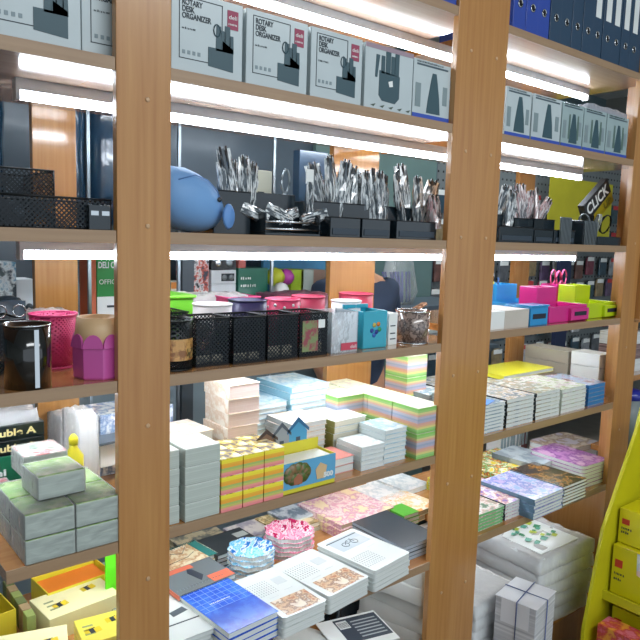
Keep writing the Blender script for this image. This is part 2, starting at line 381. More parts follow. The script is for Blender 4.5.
giftbox(.158,.15,0,'white organiser box at the top left corner of the photo, dark picture at its right',(.368,1.212,zb))
giftbox(.158,.15,0,'white box sliced by the left upright, only its frame line showing',(.536-.0,1.235,zb),d=.15)
for i, (a, b) in enumerate(((1.668,1.792),(1.80,1.955),(1.962,2.085),(2.091,2.232),(2.238,2.385))):
    giftbox(b-a, .138, 3 if i > 1 else 2, 'blue based organiser box in the right bay, %s from the wide centre upright' % nth[i], ((a+b)/2,1.214,zb), d=.16)
def crumple(w, d, h, n=14, amp=.006, seed=1):
    """lumpy plastic covered slab, base centre origin at the front"""
    rr = random.Random(seed); vs = []; fs = []
    def pos(i):
        if i in (0,1): return (0,.012)[i]
        if i >= n-1: return (1,.988)[n-i]
        return .012+.976*(i-1)/(n-2)
    for j in range(n+1):
        for i in range(n+1):
            u, v = pos(i), pos(j); o_ = i in (0,n) or j in (0,n)
            dx, dy = rr.uniform(-amp,amp)*.6, rr.uniform(-amp,amp)*.6
            vs.append((-w/2+u*w+dx, v*d+dy, 0 if o_ else h*(.97 if min(i,j,n-i,n-j) == 1 else 1)+rr.uniform(-amp,amp*.5)))
    for j in range(n):
        for i in range(n): a = j*(n+1)+i; fs.append((a,a+1,a+n+2,a+n+1))
    k0 = len(vs); vs += [(-w/2,0,0),(w/2,0,0),(w/2,d,0),(-w/2,d,0)]
    m_ = M().add(vs, fs, 0, True); 
    return m_
tag(put('plastic_bag', crumple(.26,.16,.02,14,.004,5), film_mat('smoky_film','#b9bec8',.55,.2,.8), None, loc=(2.26,1.22,zb+.139)), 'crumpled clear plastic bag lying on the blue based organiser boxes', 'plastic bag')
# ================================================================ SHELF C: pen organisers
zc = Z['C']
def open_box(w, d, h, t=.002):
    b = M(); b.box(-w/2,w/2,0,t,0,h); b.box(-w/2,w/2,d-t,d,0,h); b.box(-w/2,-w/2+t,t,d-t,0,h); b.box(w/2-t,w/2,t,d-t,0,h); b.box(-w/2,w/2,0,d,0,t); return b
def rim(w, d, z, r=.002):
    return M().tube([(-w/2,0,z),(w/2,0,z),(w/2,d,z),(-w/2,d,z)], r, 6, closed=True)
SLEEVE = print_mat('crinkled_sleeve_with_glints', ['#1d272e','#46525a','#2a353c','#b9c2c6','#e9eeee','#39454c'], 26, .12, 1, 2, (1.8,1.8,.22))  # pale streaks are highlights of the plastic painted over dark contents
PINKSL = print_mat('pinkish_sleeve_with_glints', ['#2b2a32','#b8afb0','#8a585c','#e6e2e2','#4a4a50'], 26, .12, 1, 2, (1.8,1.8,.22))  # same painted highlights over pinkish contents
def sleeve(L=.16, w=.034, seed=0):
    """flat crinkled plastic pouch with a pinched top"""
    rr = random.Random(seed); n = 8; K = 7; vs = []; fs = []
    for j in range(K):
        v = j/(K-1); ww = w*(.8+.2*math.sin(math.pi*v)) if v < .95 else w*.9; th = .009*(1-v**4)+.0015
        for i in range(n):
            a = 2*math.pi*i/n; q = 1+rr.uniform(-.1,.1); c, d = math.cos(a), math.sin(a)
            vs.append((ww/2*math.copysign(abs(c)**.6,c)*q, th*d*q*(1+.4*rr.uniform(-1,1)), L*v+(rr.uniform(-.004,.004) if 0 < j < K-1 else 0)))
    for j in range(K-1):
        for i in range(n): fs.append((j*n+i,j*n+(i+1)%n,(j+1)*n+(i+1)%n,(j+1)*n+i))
    fs += [tuple(reversed(range(n))), tuple(range((K-1)*n,K*n))]
    return M().add(vs, fs, 0, False)
def pens_in(cx, cy, z, w, n, where, seed, L=.15, spread=.45, m_=None):
    g = 'plastic sleeved pen sets in the black organisers'
    for i in range(n):
        u = (i+.5)/n-.5
        Lk = L*R(.72,.95)
        t = thing('sleeved_pen_set', (cx+u*w, cy+R(-.018,.018), z), (R(-.12,.08), u*spread*2+R(-.16,.16), R(-.5,.5)), 'plastic sleeve of pens, %s from left, %s' % (nth[i], where), 'pen set', g)
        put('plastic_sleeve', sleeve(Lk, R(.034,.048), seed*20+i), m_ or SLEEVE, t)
        p = M(); 
        for q in (-.006,.005): p.tube([(q,-.003,Lk*.6),(q*1.2,-.003,Lk*1.04)], .0032, 6)
        put('pen', p, BLACK, t)
def organiser(x0, x1, y, h, d, label, step=True, solid=True):
    w = x1-x0; t = thing('pen_organiser', ((x0+x1)/2, y, zc), 0, label, 'pen organiser', 'black pen organisers')
    put('tray', open_box(w, d, h*.45), BLACK if solid else BMESH, t, .001)
    b = open_box(w*.98, d*.5, h); b.box(-.001,.001,0,d*.5,0,h)
    put('cup_section', b, BLACK if solid else BMESH, t, .001, loc=(0,d*.48,0))
    put('rim', rim(w,d,h*.45), BLACKW, t); r2 = rim(w*.98,d*.5,h); put('rim', r2, BLACKW, t, loc=(0,d*.48,0))
    dr = M().box(-w*.46,w*.46,-.002,0,.006,h*.2); put('drawer', dr, DARK, t, .0008)
    return t
# whale
t = thing('whale_pencil_case', (.678,1.285,zc+.004), (0,0,.12), 'light blue plush whale pencil case with a dark eye beside the left upright', 'pencil case')
SKY = mat('whale_blue', '#6f9fd2', .55, bump=.3, bscale=25); 
b = M(); prof = [(.0,-.075),(.03,-.072),(.052,-.055),(.062,-.02),(.063,.01),(.058,.04),(.047,.068),(.033,.088),(.016,.101),(0,.105)]
b.lathe(prof, 28, T=Matrix.Translation((0,0,.064)) @ Matrix.Rotation(.30,4,'Y') @ Matrix.Rotation(math.pi/2,4,'Y'))
body = put('body', b, SKY, t)
f = M(); f.lathe([(0,-.005),(.018,-.004),(.022,0),(.018,.004),(0,.005)], 20, T=Matrix.Translation((.080,-.058,.032)) @ Matrix.Rotation(.2,4,'Z') @ Matrix.Rotation(math.pi/2,4,'X') @ Matrix.Diagonal((.85,1.25,1,1)))
put('fin', f, mat('fin_blue','#5f8fcb',.5), t)
e = M(); e.lathe([(0,-.003),(.0045,-.002),(.0055,0),(.0045,.002),(0,.003)], 14, T=Matrix.Translation((.060,-.052,.066)) @ Matrix.Rotation(math.pi/2,4,'X')); put('eye', e, BLACK, t)
put('stitched_seam', M().tube([(-.04,-.05,.10),(0,-.05,.112),(.035,-.045,.104),(.06,-.044,.085),(.075,-.04,.06)], .0012, 5), mat('seam_blue','#4d7bb5',.5), t)
# middle bay organisers
def sq_box(x0, x1, y, d, h, label):
    t = thing('pen_organiser', ((x0+x1)/2, y, zc), 0, label, 'pen organiser', 'black pen organisers')
    w = x1-x0; put('cup_section', open_box(w,d,h), BLACK, t, .001); put('rim', rim(w,d,h,.0016), BLACKW, t); return t
sq_box(.752,.844,1.275,.10,.092,'plain square black pen organiser just behind the whale fin')
pens_in(.835,1.32,zc+.045,.075,5,'standing in the square organiser behind the whale',1,.15,.35)
t = thing('letter_organiser', (.935,1.235,zc), 0, 'wide low black letter organiser with two shining rails in the middle bay', 'letter organiser')
w = .155
put('tray', M().box(-w/2,w/2,0,.15,0,.006).box(-w/2,-w/2+.003,0,.15,.006,.05).box(w/2-.003,w/2,0,.15,.006,.05).box(-w/2,w/2,.1,.103,.006,.098), BLACK, t, .001)
for z in (.014,.03): put('rail', M().tube([(-w/2,0,z),(w/2,0,z)], .0025, 8), CHROME, t)
for i in range(4):
    t2 = thing('sleeved_pen_set', (.885+.033*i,1.27,zc+.035), (R(-.2,.1),1.25 if i%2 else -1.2,R(-.2,.2)), 'plastic sleeve of stationery lying across the letter organiser, %s from the left'%nth[i], 'pen set', 'plastic sleeved pen sets in the black organisers')
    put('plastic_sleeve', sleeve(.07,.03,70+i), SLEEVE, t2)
t = thing('calculator_box', (.955,1.385,zc), (0,0,.1), 'pale cream slim product box with dark lines standing behind the square organiser', 'box')
put('carton', M().box(-.025,.025,0,.03,0,.155), mat('cream_card','#c8cab9',.5), t, .001)
put('printed_lines', M().box(-.02,.0,-.0008,0,.1,.104).box(-.02,.01,-.0008,0,.075,.079).box(-.02,.01,-.0008,0,.05,.054), INK, t)
t = thing('white_tag_card', (1.03,1.30,zc), (0,0,.1), 'tall slim plastic pack with a white header card right of the letter organiser', 'packet')
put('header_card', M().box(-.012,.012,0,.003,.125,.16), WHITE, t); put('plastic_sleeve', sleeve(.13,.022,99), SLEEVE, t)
t = thing('tall_dark_organiser', (1.20,1.50,zc), 0, 'tall dark navy organiser panel rising behind the letter organiser', 'organiser')
put('panel', M().box(-.05,.05,0,.03,0,.235), mat('deep_navy_plastic','#22384c',.3,coat=.4), t, .002)
t = thing('scissors', (.985,1.34,zc+.10), (0,.05,0), 'scissors with an upright oval grey handle above the letter organiser', 'scissors')
put('handle', M().tube([(.011*math.cos(a),0,.03+.028*math.sin(a)) for a in [j*math.pi/7 for j in range(14)]], .0025, 6, closed=True), STEEL, t)
put('blade', M().prism([(-.006,.004),(.004,.004),(.002,-.06),(0,-.07)],-.001,.001), CHROME, t)
def organiser(x0, x1, y, h, d, label):
    w = x1-x0; t = thing('pen_organiser', ((x0+x1)/2, y, zc), 0, label, 'pen organiser', 'black pen organisers')
    put('tray', open_box(w, d*.5, h*.55), BLACK, t, .001)
    b = open_box(w*.98, d*.48, h); b.box(-.001,.001,.002,d*.478,.002,h*.98)
    put('cup_section', b, BLACK, t, .001, loc=(0,d*.51,0))
    put('rim', rim(w,d*.5,h*.55,.0015), BLACKW, t); put('rim', rim(w*.98,d*.48,h,.0015), BLACKW, t, loc=(0,d*.51,0))
    dr = M().box(-w*.44,w*.44,-.002,0,.006,h*.25); put('drawer', dr, DARK, t, .0008); return t
organiser(1.04,1.135,1.23,.085,.15,'black stepped pen organiser at the left under the big pen bundle')
organiser(1.142,1.238,1.23,.085,.15,'black stepped pen organiser at the right under the big pen bundle')
organiser(1.262,1.415,1.23,.085,.16,'wide black stepped pen organiser left of the wide centre upright')
pens_in(1.15,1.32,zc+.045,.11,6,'over the left stepped organiser of the middle bay',2,.17,.3)
pens_in(1.265,1.32,zc+.045,.08,4,'over the right stepped organiser of the middle bay',3,.17,.25)
pens_in(1.40,1.31,zc+.045,.09,4,'standing in the wide organiser by the centre upright',4,.17,.4)
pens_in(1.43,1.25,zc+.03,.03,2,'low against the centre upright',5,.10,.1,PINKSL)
# right bay organisers
organiser(1.69,1.865,1.225,.085,.15,'black organiser full of crinkled sleeves right of the wide centre upright')
pens_in(1.78,1.31,zc+.05,.14,7,'standing right of the wide centre upright',6,.14,.5)
organiser(1.872,1.975,1.225,.078,.15,'black organiser with a dull front, second in the right bay')
organiser(1.982,2.105,1.225,.08,.15,'black organiser with a pale grille beside it, third in the right bay')
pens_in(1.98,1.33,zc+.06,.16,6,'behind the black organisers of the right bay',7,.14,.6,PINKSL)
t = thing('ribbed_pen_tray', (2.035,1.215,zc), 0, 'small ribbed grey grille leaning on the third organiser of the right bay', 'tray')
g = M(); 
for j in range(8): g.box(-.03+.008*j,-.026+.008*j,0,.004,0,.085)
put('grille', g.box(-.031,.031,.004,.006,0,.087), STEEL, t)
t = thing('ribbed_pen_tray', (2.20,1.22,zc), 0, 'dark ribbed pen holder below the CLICK box', 'tray')
g = M()
for j in range(9): g.box(-.04+.0095*j,-.035+.0095*j,0,.004,0,.08)
put('grille', g, STEEL, t); put('cup_section', open_box(.085,.07,.082), BLACK, t, .001, loc=(0,.005,0))
t = thing('paper_tray', (2.32,1.215,zc), 0, 'flat black paper tray with green inside by the right upright', 'tray')
put('tray', open_box(.16,.2,.03), BLACK, t, .001); put('liner', M().box(-.07,.07,.01,.19,.003,.012), mat('moss','#4d6b2e',.7), t)
for i in range(5):
    t = thing('coiled_cable', (2.26+.025*i,1.27+.02*(i%2),zc+.032), (.2,R(-.3,.3),R(-1,1)), 'coil of dark cable in the flat black tray, %s from the left'%nth[i], 'cable', 'coiled cables')
    c = M(); c.tube([((.018+.003*math.sin(k*.3))*math.cos(k*.6),.004*math.sin(k*.2),.045+(.034)*math.sin(k*.6)) for k in range(30)], .002, 5)
    put('cable', c, [STEEL,BLACKW,mat('grey_cable','#aab1ae',.4)][i%3], t)
t = thing('click_box', (2.385,1.30,zc+.150), (0,-.62,0), 'tilted black and yellow box lettered CLICK above the ribbed pen holder', 'box'); t.scale = (1.1,.5,1.15)
put('carton', M().box(-.085,.085,0,.05,-.04,.045), mat('carton_black','#1c2226',.6), t, .0015)
pf = put('yellow_print', M().prism([(-.06,-.04),(.085,-.04),(.085,-.004),(-.05,-.012)],-.0008,0), mat('yellow_print','#9a8d1e',.4), t)
text('lettering', 'CLICK', .048, WHITE, t, (-.075,-.001,.002), width=.145, bold=.001)
text('lettering', 'UP', .03, mat('dim_gold','#6d6a24',.5), pf, (.02,-.0015,-.034), width=.05, bold=.001)
# left bay: mesh trays
def wire_box(w, d, h, t, mm=None, name='mesh_panel', zz=0):
    mm = mm or BMESH
    for a in (M().box(-w/2,w/2,-.0004,.0004,0,h), M().box(-w/2,w/2,d-.0004,d+.0004,0,h), M().box(-w/2-.0004,-w/2+.0004,0,d,0,h), M().box(w/2-.0004,w/2+.0004,0,d,0,h), M().box(-w/2,w/2,0,d,0,.0008)):
        put(name, a, mm, t)
    fr = M(); fr.tube([(-w/2,0,h),(w/2,0,h),(w/2,d,h),(-w/2,d,h)], .0022, 6, closed=True); fr.tube([(-w/2,0,.001),(w/2,0,.001),(w/2,d,.001),(-w/2,d,.001)], .0018, 6, closed=True)
    for sx in (-1,1):
        for yy in (0,d): fr.tube([(sx*w/2,yy,0),(sx*w/2,yy,h)], .0018, 6)
    put('wire_frame', fr, BLACKW, t)
t = thing('desk_tray', (.40,1.225,zc), 0, 'wide black wire mesh desk tray at the front of the left bay', 'desk tray'); wire_box(.205,.16,.055,t)
put('base_plate', M().box(-.1,.1,.005,.155,.001,.004), BLACK, t)
t = thing('desk_tray', (.385,1.42,zc), 0, 'taller black mesh file box behind the wide mesh desk tray', 'desk tray'); wire_box(.16,.2,.115,t)
t = thing('phone_stand', (.478,1.212,zc), 0, 'small black stand with two plates standing in for white highlights by the left upright', 'phone stand')
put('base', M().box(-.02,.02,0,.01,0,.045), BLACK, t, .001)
for s in (-1,1): put('highlight_plate', M().box(s*.01-.007,s*.01+.007,-.001,0,.026,.034), CHROME, t)  # bright plates modelled in place of white highlights
t = thing('picture_card', (.285,1.25,zc+.05), (0,.1,0), 'light blue card at the left edge of the photo above the mesh tray', 'card')
put('card', M().box(-.03,.03,0,.002,0,.05), print_mat('sky_card',['#7fb4dd','#d9e6ee','#4a86b8'],20), t)
# ================================================================ SHELF D: pen cups
zd = Z['D']; zdr = Z['Dr']
def round_cup(name, loc, r, h, body, label, rimm=None, cat='pen cup', r0=None, wall=.003, rz=0, base=None, grp=None):
    t = thing(name, loc, rz, label, cat, grp); r0 = r0 or r
    m_ = M(); m_.lathe([(r0,.002),(r,h),(r-wall,h),(r0-wall,.006),(0.0001,.006)], 36); put('cup_wall', m_, body, t)
    put('rim', M().tube([(r*math.cos(a),r*math.sin(a),h) for a in [j*math.pi/16 for j in range(32)]], .0022, 6, closed=True), rimm or body, t)
    put('base', M().lathe([(r0+.001,0),(r0+.001,.004),(r0*.5,.005)], 32), base or rimm or body, t); return t
def sq_cup(name, loc, w, h, mm, label, rimm=None, rz=0, cat='pen cup', grp=None):
    t = thing(name, loc, rz, label, cat, grp)
    for k, a in enumerate(((M().box(-w/2,w/2,0,.0008,0,h)), (M().box(-w/2,w/2,w-.0008,w,0,h)), (M().box(-w/2,-w/2+.0008,0,w,0,h)), (M().box(w/2-.0008,w/2,0,w,0,h)))): put('side_panel', a, mm, t)
    put('rim', M().tube([(-w/2,0,h),(w/2,0,h),(w/2,w,h),(-w/2,w,h)], .0022, 6, closed=True), rimm or BLACKW, t)
    put('base', M().box(-w/2-.001,w/2+.001,-.001,w+.001,0,.005), rimm or BLACKW, t); return t
# left bay
t = thing('pen_cup', (.355,1.24,zd), (0,0,.1), 'glossy black round pen cup with a chrome strip at the front of the left bay', 'pen cup')
put('cup_wall', M().lathe([(.039,0),(.040,.112),(.0375,.112),(.036,.006),(.0001,.006)], 32), mat('gloss_black','#0b0d0e',.08,coat=1,var=0), t)
put('rim', M().tube([(.040*math.cos(a),.040*math.sin(a),.112) for a in [j*math.pi/16 for j in range(32)]], .0015, 6, closed=True), CHROME, t)
put('chrome_strip', M().box(-.004,.004,-.0408,-.039,.004,.106), CHROME, t)
sq_cup('pen_cup', (.335,1.36,zd), .10, .105, BMESH, 'square black pen cup behind the glossy round one, wire clips on top', rz=.1)
for i in range(3):
    tag(put('wire_clip', M().tube([(.012*math.cos(a),0,.012*math.sin(a)) for a in [j*math.pi/6 for j in range(12)]], .0015, 5, closed=True), CHROME, loc=(.31+.035*i,1.375,zd+.12)), 'round wire clip on the rim of the square black pen cup, %s from the left'%nth[i], 'clip', 'wire clips on the black pen cup')
PINKM = mesh_mat('pink_weave', '#c93a70', 380, .22, .5, 0)
round_cup('pen_cup', (.452,1.40,zd), .046, .108, PINKM, 'pink woven round pen cup behind the purple pencil tip cup', mat('pink_plastic','#d94a84',.4), r0=.040)
t = thing('pencil_tip_cup', (.492,1.262,zd), (0,0,.2), 'purple and tan pen cup shaped like a pencil tip with scalloped edge', 'pen cup')
n = 8
PUR = mat('purple_plastic','#c0529c',.4, coat=.3); TAN = mat('tan_plastic','#cfae84',.45)
put('base', M().lathe([(.045,0),(.047,.004),(.048,.062),(.046,.0625)], n, a0=.39, smooth=False), PUR, t, .001)
put('tan_collar', M().lathe([(.0465,.06),(.040,.116),(.036,.116),(.040,.07)], n*2, a0=.39, smooth=True), TAN, t)
sc = M()
for k in range(8):
    a = .39+2*math.pi*(k+.5)/n; T = Matrix.Rotation(a+math.pi/2,4,'Z')
    pts = [(.0185*math.cos(q), .060+.026*math.sin(q)) for q in [j*math.pi/10 for j in range(11)]]
    T2 = Matrix.Translation((.0445*math.cos(a),.0445*math.sin(a),0)) @ T @ Matrix.Translation((0,0,.068)) @ Matrix.Rotation(-.14,4,'X') @ Matrix.Translation((0,0,-.068))
    sc.prism(pts, -.002, .0015, T=T2)
put('scalloped_edge', sc, PUR, t)
tag(put('rolled_plastic_bag', crumple(.10,.12,.095,10,.008,3), FILMC, loc=(.50,1.52,zd)), 'crumpled plastic wrapped bundle behind the pencil tip cup', 'plastic bundle')
tag(put('dark_cushion_pad', crumple(.09,.08,.125,8,.004,4), DARK, loc=(.40,1.56,zd)), 'dark lumpy item behind the pink woven cup', 'pad')
# middle bay front row
t = round_cup('mesh_pen_cup', (.645,1.258,zd), .041, .102, BMESH, 'round black mesh pen cup with a brown paper label beside the left upright', BLACKW, grp='black mesh pen cups')
lb = M(); 
for k in range(14):
    a = math.radians(-150+k*9); a2 = math.radians(-150+(k+1)*9); r = .0422
    lb.add([(r*math.cos(a),r*math.sin(a),.022),(r*math.cos(a2),r*math.sin(a2),.022),(r*math.cos(a2),r*math.sin(a2),.066),(r*math.cos(a),r*math.sin(a),.066)], [(0,1,2,3)])
lbo = put('paper_label', lb, print_mat('kraft_print',['#a3713f','#c99a5a','#8a5a30'],26), t)
lb2 = M()
for k in range(4):
    a = math.radians(-72+k*9); a2 = math.radians(-72+(k+1)*9); r = .0426
    lb2.add([(r*math.cos(a),r*math.sin(a),.026),(r*math.cos(a2),r*math.sin(a2),.026),(r*math.cos(a2),r*math.sin(a2),.046),(r*math.cos(a),r*math.sin(a),.046)], [(0,1,2,3)])
put('printed_patch', lb2, print_mat('tan_patch',['#d9c8a0','#b08a50','#4a3a28'],60), lbo)
for (xx, w, lab) in ((.728,.078,'square black mesh pen cup right of the labelled round one'),(.815,.082,'square black mesh pen cup with pale insert, second of the square ones'),(.905,.082,'square black mesh pen cup, third of the square ones'),(.995,.084,'square black mesh pen cup with green and red card and a price tag')):
    t = sq_cup('mesh_pen_cup', (xx,1.225 if xx > .75 else 1.235,zd), w, .102, BMESH, lab, rz=R(-.05,.05), grp='black mesh pen cups')
    ins = M().box(-w*.4,w*.4,.012,.014,.006,.022 if xx < .9 else .03); put('paper_insert', ins, print_mat('kraft_grey',['#8e8773','#b3ab93','#5d5a4c'],30,seed=int(xx*10)), t)
    if xx > .98:
        put('product_card', M().box(-.035,.012,-.001,0,.012,.085), print_mat('olive_card',['#54653a','#7a8a55','#8d3b44'],22), t)
        put('price_tag', M().box(.012,.032,-.0015,0,.066,.086), WHITE, t)
    else:
        pc = put('divider', M().box(-.0008,.0008,.004,w-.004,.006,.09), BMESH, t)
t = thing('clear_box', (1.09,1.222,zd), (0,0,.02), 'clear plastic storage box with a red label, left of the blue holder', 'storage box')
put('box_wall', open_box(.085,.085,.10,.0018), film_mat('frosted','#dfe6ea',.14,.12,.1), t); put('red_label', M().box(-.012,.0415,-.001,0,.006,.024), mat('red_label','#c8455c',.4), t)
put('silica_pack', M().box(-.025,.02,.02,.022,.02,.08), FILMC, t); text('label_lettering','deli',.012,WHITE,t,(.018,-.0014,.010),width=.02)
t = thing('blue_pen_holder', (1.205,1.235,zd), (0,0,-.02), 'turquoise plastic pen holder with slots and coloured dots', 'pen holder')
TUR = mat('turquoise','#28a5bd',.35,coat=.3); w = .082
put('cup_wall', open_box(w,.085,.096,.003), TUR, t, .0015); put('back_wall', M().box(-w/2,w/2,.075,.085,.096,.106), TUR, t, .001)
sl = M()
for z in (.055,.068,.081): sl.box(-w/2-.0005,-w/2+.0005,.02,.065,z,z+.005)
put('slot', sl, mat('deep_teal','#135a6a',.5), t)
for k, (dx, dz, c) in enumerate(((-.004,.06,'#c9b458'),(.010,.062,'#e0853f'),(-.012,.046,'#2c4ba0'),(.004,.042,'#27398c'),(.014,.048,'#3c9a60'),(-.004,.034,'#3a66b8'))):
    put('coloured_dot', M().lathe([(.006,0),(.006,.0012)],12,T=Matrix.Translation((dx,0,dz)) @ Matrix.Rotation(math.pi/2,4,'X')), mat('dot_%d'%k,c,.4,var=0), t)
t = thing('small_white_box', (1.285,1.25,zd), 0, 'narrow white product box between the turquoise holder and the brown cup', 'box')
put('carton', M().box(-.016,.016,0,.05,0,.085), WHITE, t, .001); put('printed_lines', M().box(-.01,.01,-.0008,0,.015,.018).box(-.01,.008,-.0008,0,.03,.033).box(-.01,.008,-.0008,0,.05,.053), INK, t)
round_cup('patterned_cup', (1.365,1.255,zd), .046, .088, print_mat('cocoa_print',['#5a4a46','#8a7a72','#463a3a','#a5958c'],34,.2,1), 'plastic wrapped brown patterned round cup left of the wide centre upright', CHROME)
# second row, lids and cups
def lidcup(x, y, r, h, c, lab, rc=None): 
    return round_cup('round_pen_cup', (x,y,zd), r, h, mat('cup_'+c,c,.4), lab, mat('cup_'+(rc or c),rc or c,.35), grp='round cups in the second row')
t = thing('green_tray', (.76,1.50,zd), (0,0,.05), 'bright lime green plastic lid behind the round mesh cup', 'lid'); put('lid', M().box(-.08,.08,0,.13,.118,.126), mat('lime','#7fd83a',.4), t, .003); put('tub', M().box(-.074,.074,.006,.124,0,.118), mat('lime_tub','#6cc02e',.5), t, .003)
lidcup(.80,1.36,.045,.118,'#e6e3e4','white rimmed round cup in the second row behind the square mesh cups')
lidcup(.91,1.38,.047,.122,'#3a3560','dark purple round cup in the second row','#1c1c3c')
sq_cup('mesh_pen_cup', (.69,1.345,zd), .08, .104, BMESH, 'black mesh pen cup in the second row behind the labelled round one', grp='black mesh pen cups')
t = lidcup(1.03,1.40,.045,.118,'#c73a62','red and white dotted round cup in the second row','#e05a80')
for k in range(12):
    a = k*math.pi/6; put('white_dot', M().lathe([(.004,0),(.004,.001)],10,T=Matrix.Translation((.0455*math.cos(a),.0455*math.sin(a),.1+.006*(k%2))) @ Matrix.Rotation(a,4,'Z') @ Matrix.Rotation(math.pi/2,4,'Y')), WHITE, t)
lidcup(1.13,1.42,.045,.12,'#b43a58','crimson round cup behind the clear storage box')
lidcup(1.205,1.35,.04,.112,'#e9ecec','white round cup directly behind the turquoise holder')
lidcup(1.34,1.46,.05,.118,'#c0405c','crimson round cup behind the white product box')
sq_cup('mesh_pen_cup', (.98,1.50,zd), .1, .115, PINKM, 'pink square mesh cup at the rear of the middle bay', mat('pink_plastic','#d94a84',.4))
tag(put('wrapped_bundle', crumple(.22,.1,.12,12,.007,9), FILMC, loc=(.93,1.56,zd)), 'long clear wrapped bundle at the rear of the pen cups', 'plastic bundle')
tag(put('wrapped_bundle', crumple(.2,.1,.115,12,.006,19), mat('maroon_wrap','#5e3040',.3,coat=.5), loc=(1.22,1.56,zd)), 'dark red wrapped bundle at the rear behind the turquoise holder', 'plastic bundle')
# right bay
t = thing('white_carton', (1.725,1.22,zdr), (0,0,0), 'plain white and grey flat carton right of the wide centre upright', 'carton')
put('carton', M().box(-.11,.135,0,.13,0,.055), WHITE, t, .001); put('grey_sleeve', M().box(.01,.136,-.001,.131,-.0,.056), mat('warm_grey_card','#c2bcb2',.5), t)
def desk_set(x, y, c, lab, w=.19, rz=0):
    m_ = mat('set_'+c, c, .3, coat=.4); dk = mat('setdark_'+c, c, .6); t = thing('desk_organiser', (x,y,zdr), (0,0,rz), lab, 'desk organiser', 'coloured plastic desk organisers')
    put('base', open_box(w,.12,.055,.003), m_, t, .002)
    put('tall_cup', open_box(w*.5,.07,.115,.003), m_, t, .002, loc=(-w*.22,.055,0))
    put('drawer', M().box(0,w*.48,-.012,.05,.004,.045), m_, t, .002)
    put('drawer_slot', M().box(w*.08,w*.40,-.0135,-.012,.02,.034), mat('slot_dark','#1d2030',.5), t); return t
t = desk_set(2.09,1.375,'#2590cc','sky blue plastic desk organiser holding a yellow and black pen', .24)
t2 = thing('blue_drawer_box', (1.918,1.218,zdr), (0,0,0), 'small sky blue box with a slot in front of the blue organiser', 'drawer box')
put('box', open_box(.098,.1,.06,.003), mat('set_#2590cc','#2590cc'), t2, .002); put('drawer_slot', M().box(-.036,.036,-.001,0,.022,.038), mat('slot_dark','#1d2030'), t2); put('lid', M().box(-.05,.05,-.004,.06,.06,.066), mat('set_#2590cc','#2590cc'), t2, .001)
t3 = thing('pen', (2.00,1.46,zdr+.03), (.1,-.2,0), 'yellow and black pen leaning in the blue organiser', 'pen'); put('barrel', M().tube([(0,0,0),(0,0,.1)], .004, 8), mat('pen_yellow','#c8c83a',.4), t3); put('cap', M().tube([(0,0,.1),(0,0,.125)], .0045, 8), BLACK, t3)
t3 = thing('pen', (2.03,1.46,zdr+.03), (.1,-.2,0), 'dark blue pen leaning behind the yellow one', 'pen'); put('barrel', M().tube([(0,0,0),(0,0,.11)], .004, 8), mat('pen_blue','#20508a',.4), t3)
t3 = thing('tape_roll', (2.135,1.40,zdr+.075), (math.pi/2,0,.2), 'yellow tape roll in the blue organiser', 'tape roll'); put('tape', M().lathe([(.012,-.006),(.018,-.006),(.018,.006),(.012,.006),(.012,-.006)], 20), mat('tape_yellow','#c4b43a',.4), t3)
desk_set(2.115,1.232,'#d02a86','magenta plastic desk organiser in the middle of the right bay', .235)
desk_set(2.355,1.24,'#b6d016','yellow green plastic desk organiser next to the right upright', .20)
t = thing('cup_of_scissors', (2.36,1.40,zdr), 0, 'magenta cup behind the magenta organiser, scissors standing in it', 'pen cup'); put('cup_wall', open_box(.1,.07,.11,.003), mat('set_#d02a86','#d02a86'), t, .002)
for i in range(2):
    s = thing('scissors', (2.33+.07*i,1.43,zdr+.0), (0,.12-.25*i,.1), 'pink handled scissors in the magenta cup, %s from the left'%nth[i], 'scissors', 'pink scissors')
    h = M()
    for sx in (-1,1): h.tube([(sx*.022+.019*math.cos(a),0,.135+.027*math.sin(a)) for a in [j*math.pi/6 for j in range(12)]], .003, 6, closed=True)
    put('handle', h, mat('scissor_pink','#e45c90',.3), s); put('blade', M().prism([(-.007,.1),(.007,.1),(.002,.0),(-.002,.0)],-.001,.001), STEEL, s)
# ================================================================ SHELF E: memo cubes and books
ze = Z['E']; zer = Z['Er']
NOTRIM = mat('plastic_green_print','#8aa860',.35,coat=.6,var=.15)
def wrapped_cube(w, d, h, lab, grp, topm, name='memo_cube', film=True):
    t = thing(name, (0,0,0), 0, lab, 'memo cube', grp)
    put('paper_block', M().box(-w/2,w/2,0,d,0,h), page_mat('grey_page_edges','#aab5ad','#c3ccc4',300), t, .0015)
    put('printed_top', M().box(-w/2+.001,w/2-.001,.001,d-.001,h,h+.0012), topm, t)
    if film: put('plastic_wrap', M().box(-w/2-.0015,w/2+.0015,-.0015,d+.0015,0,h+.003), FILM, t, .003)
    return t
GT = print_mat('green_top_print',['#4f8528','#78ae40','#a8c878','#689a34'],10,.25,.8,3,(1,1,1),3)
cubes = []
g = 'film wrapped memo cubes with green tops'
def place_all(src, items, grp):
    first = True
    for (loc, rz, lab) in items:
        if first: src.location = loc; src.rotation_euler = (0,0,rz); src['label'] = lab; first = False
        else: dup(src, loc, rz, lab, grp)
w = .089
src = wrapped_cube(.088,.092,.0445,'x',g,GT)
items = []
for i, cx in enumerate((.378,.468)):
    for j in range(2):
        for k in range(2):
            items.append(((cx+R(-.001,.001),1.203+.097*j,ze+.0475*k), R(-.015,.015), 'green topped wrapped memo cube, left bay, %s row, %s column, %s layer' % (('front','rear')[j], ('left','right')[i], ('bottom','upper')[k])))
items.append(((.415,1.25,ze+.096), .03, 'film wrapped memo cube with green top sitting highest at the front of the left bay'))
place_all(src, items, g)
src = wrapped_cube(.085,.09,.045,'wrapped memo cube with a red and white top behind the highest green one', None, print_mat('red_white_top',['#dfe3e0','#a3303c','#e8ebe8','#3c7d55'],18,.3,.6))
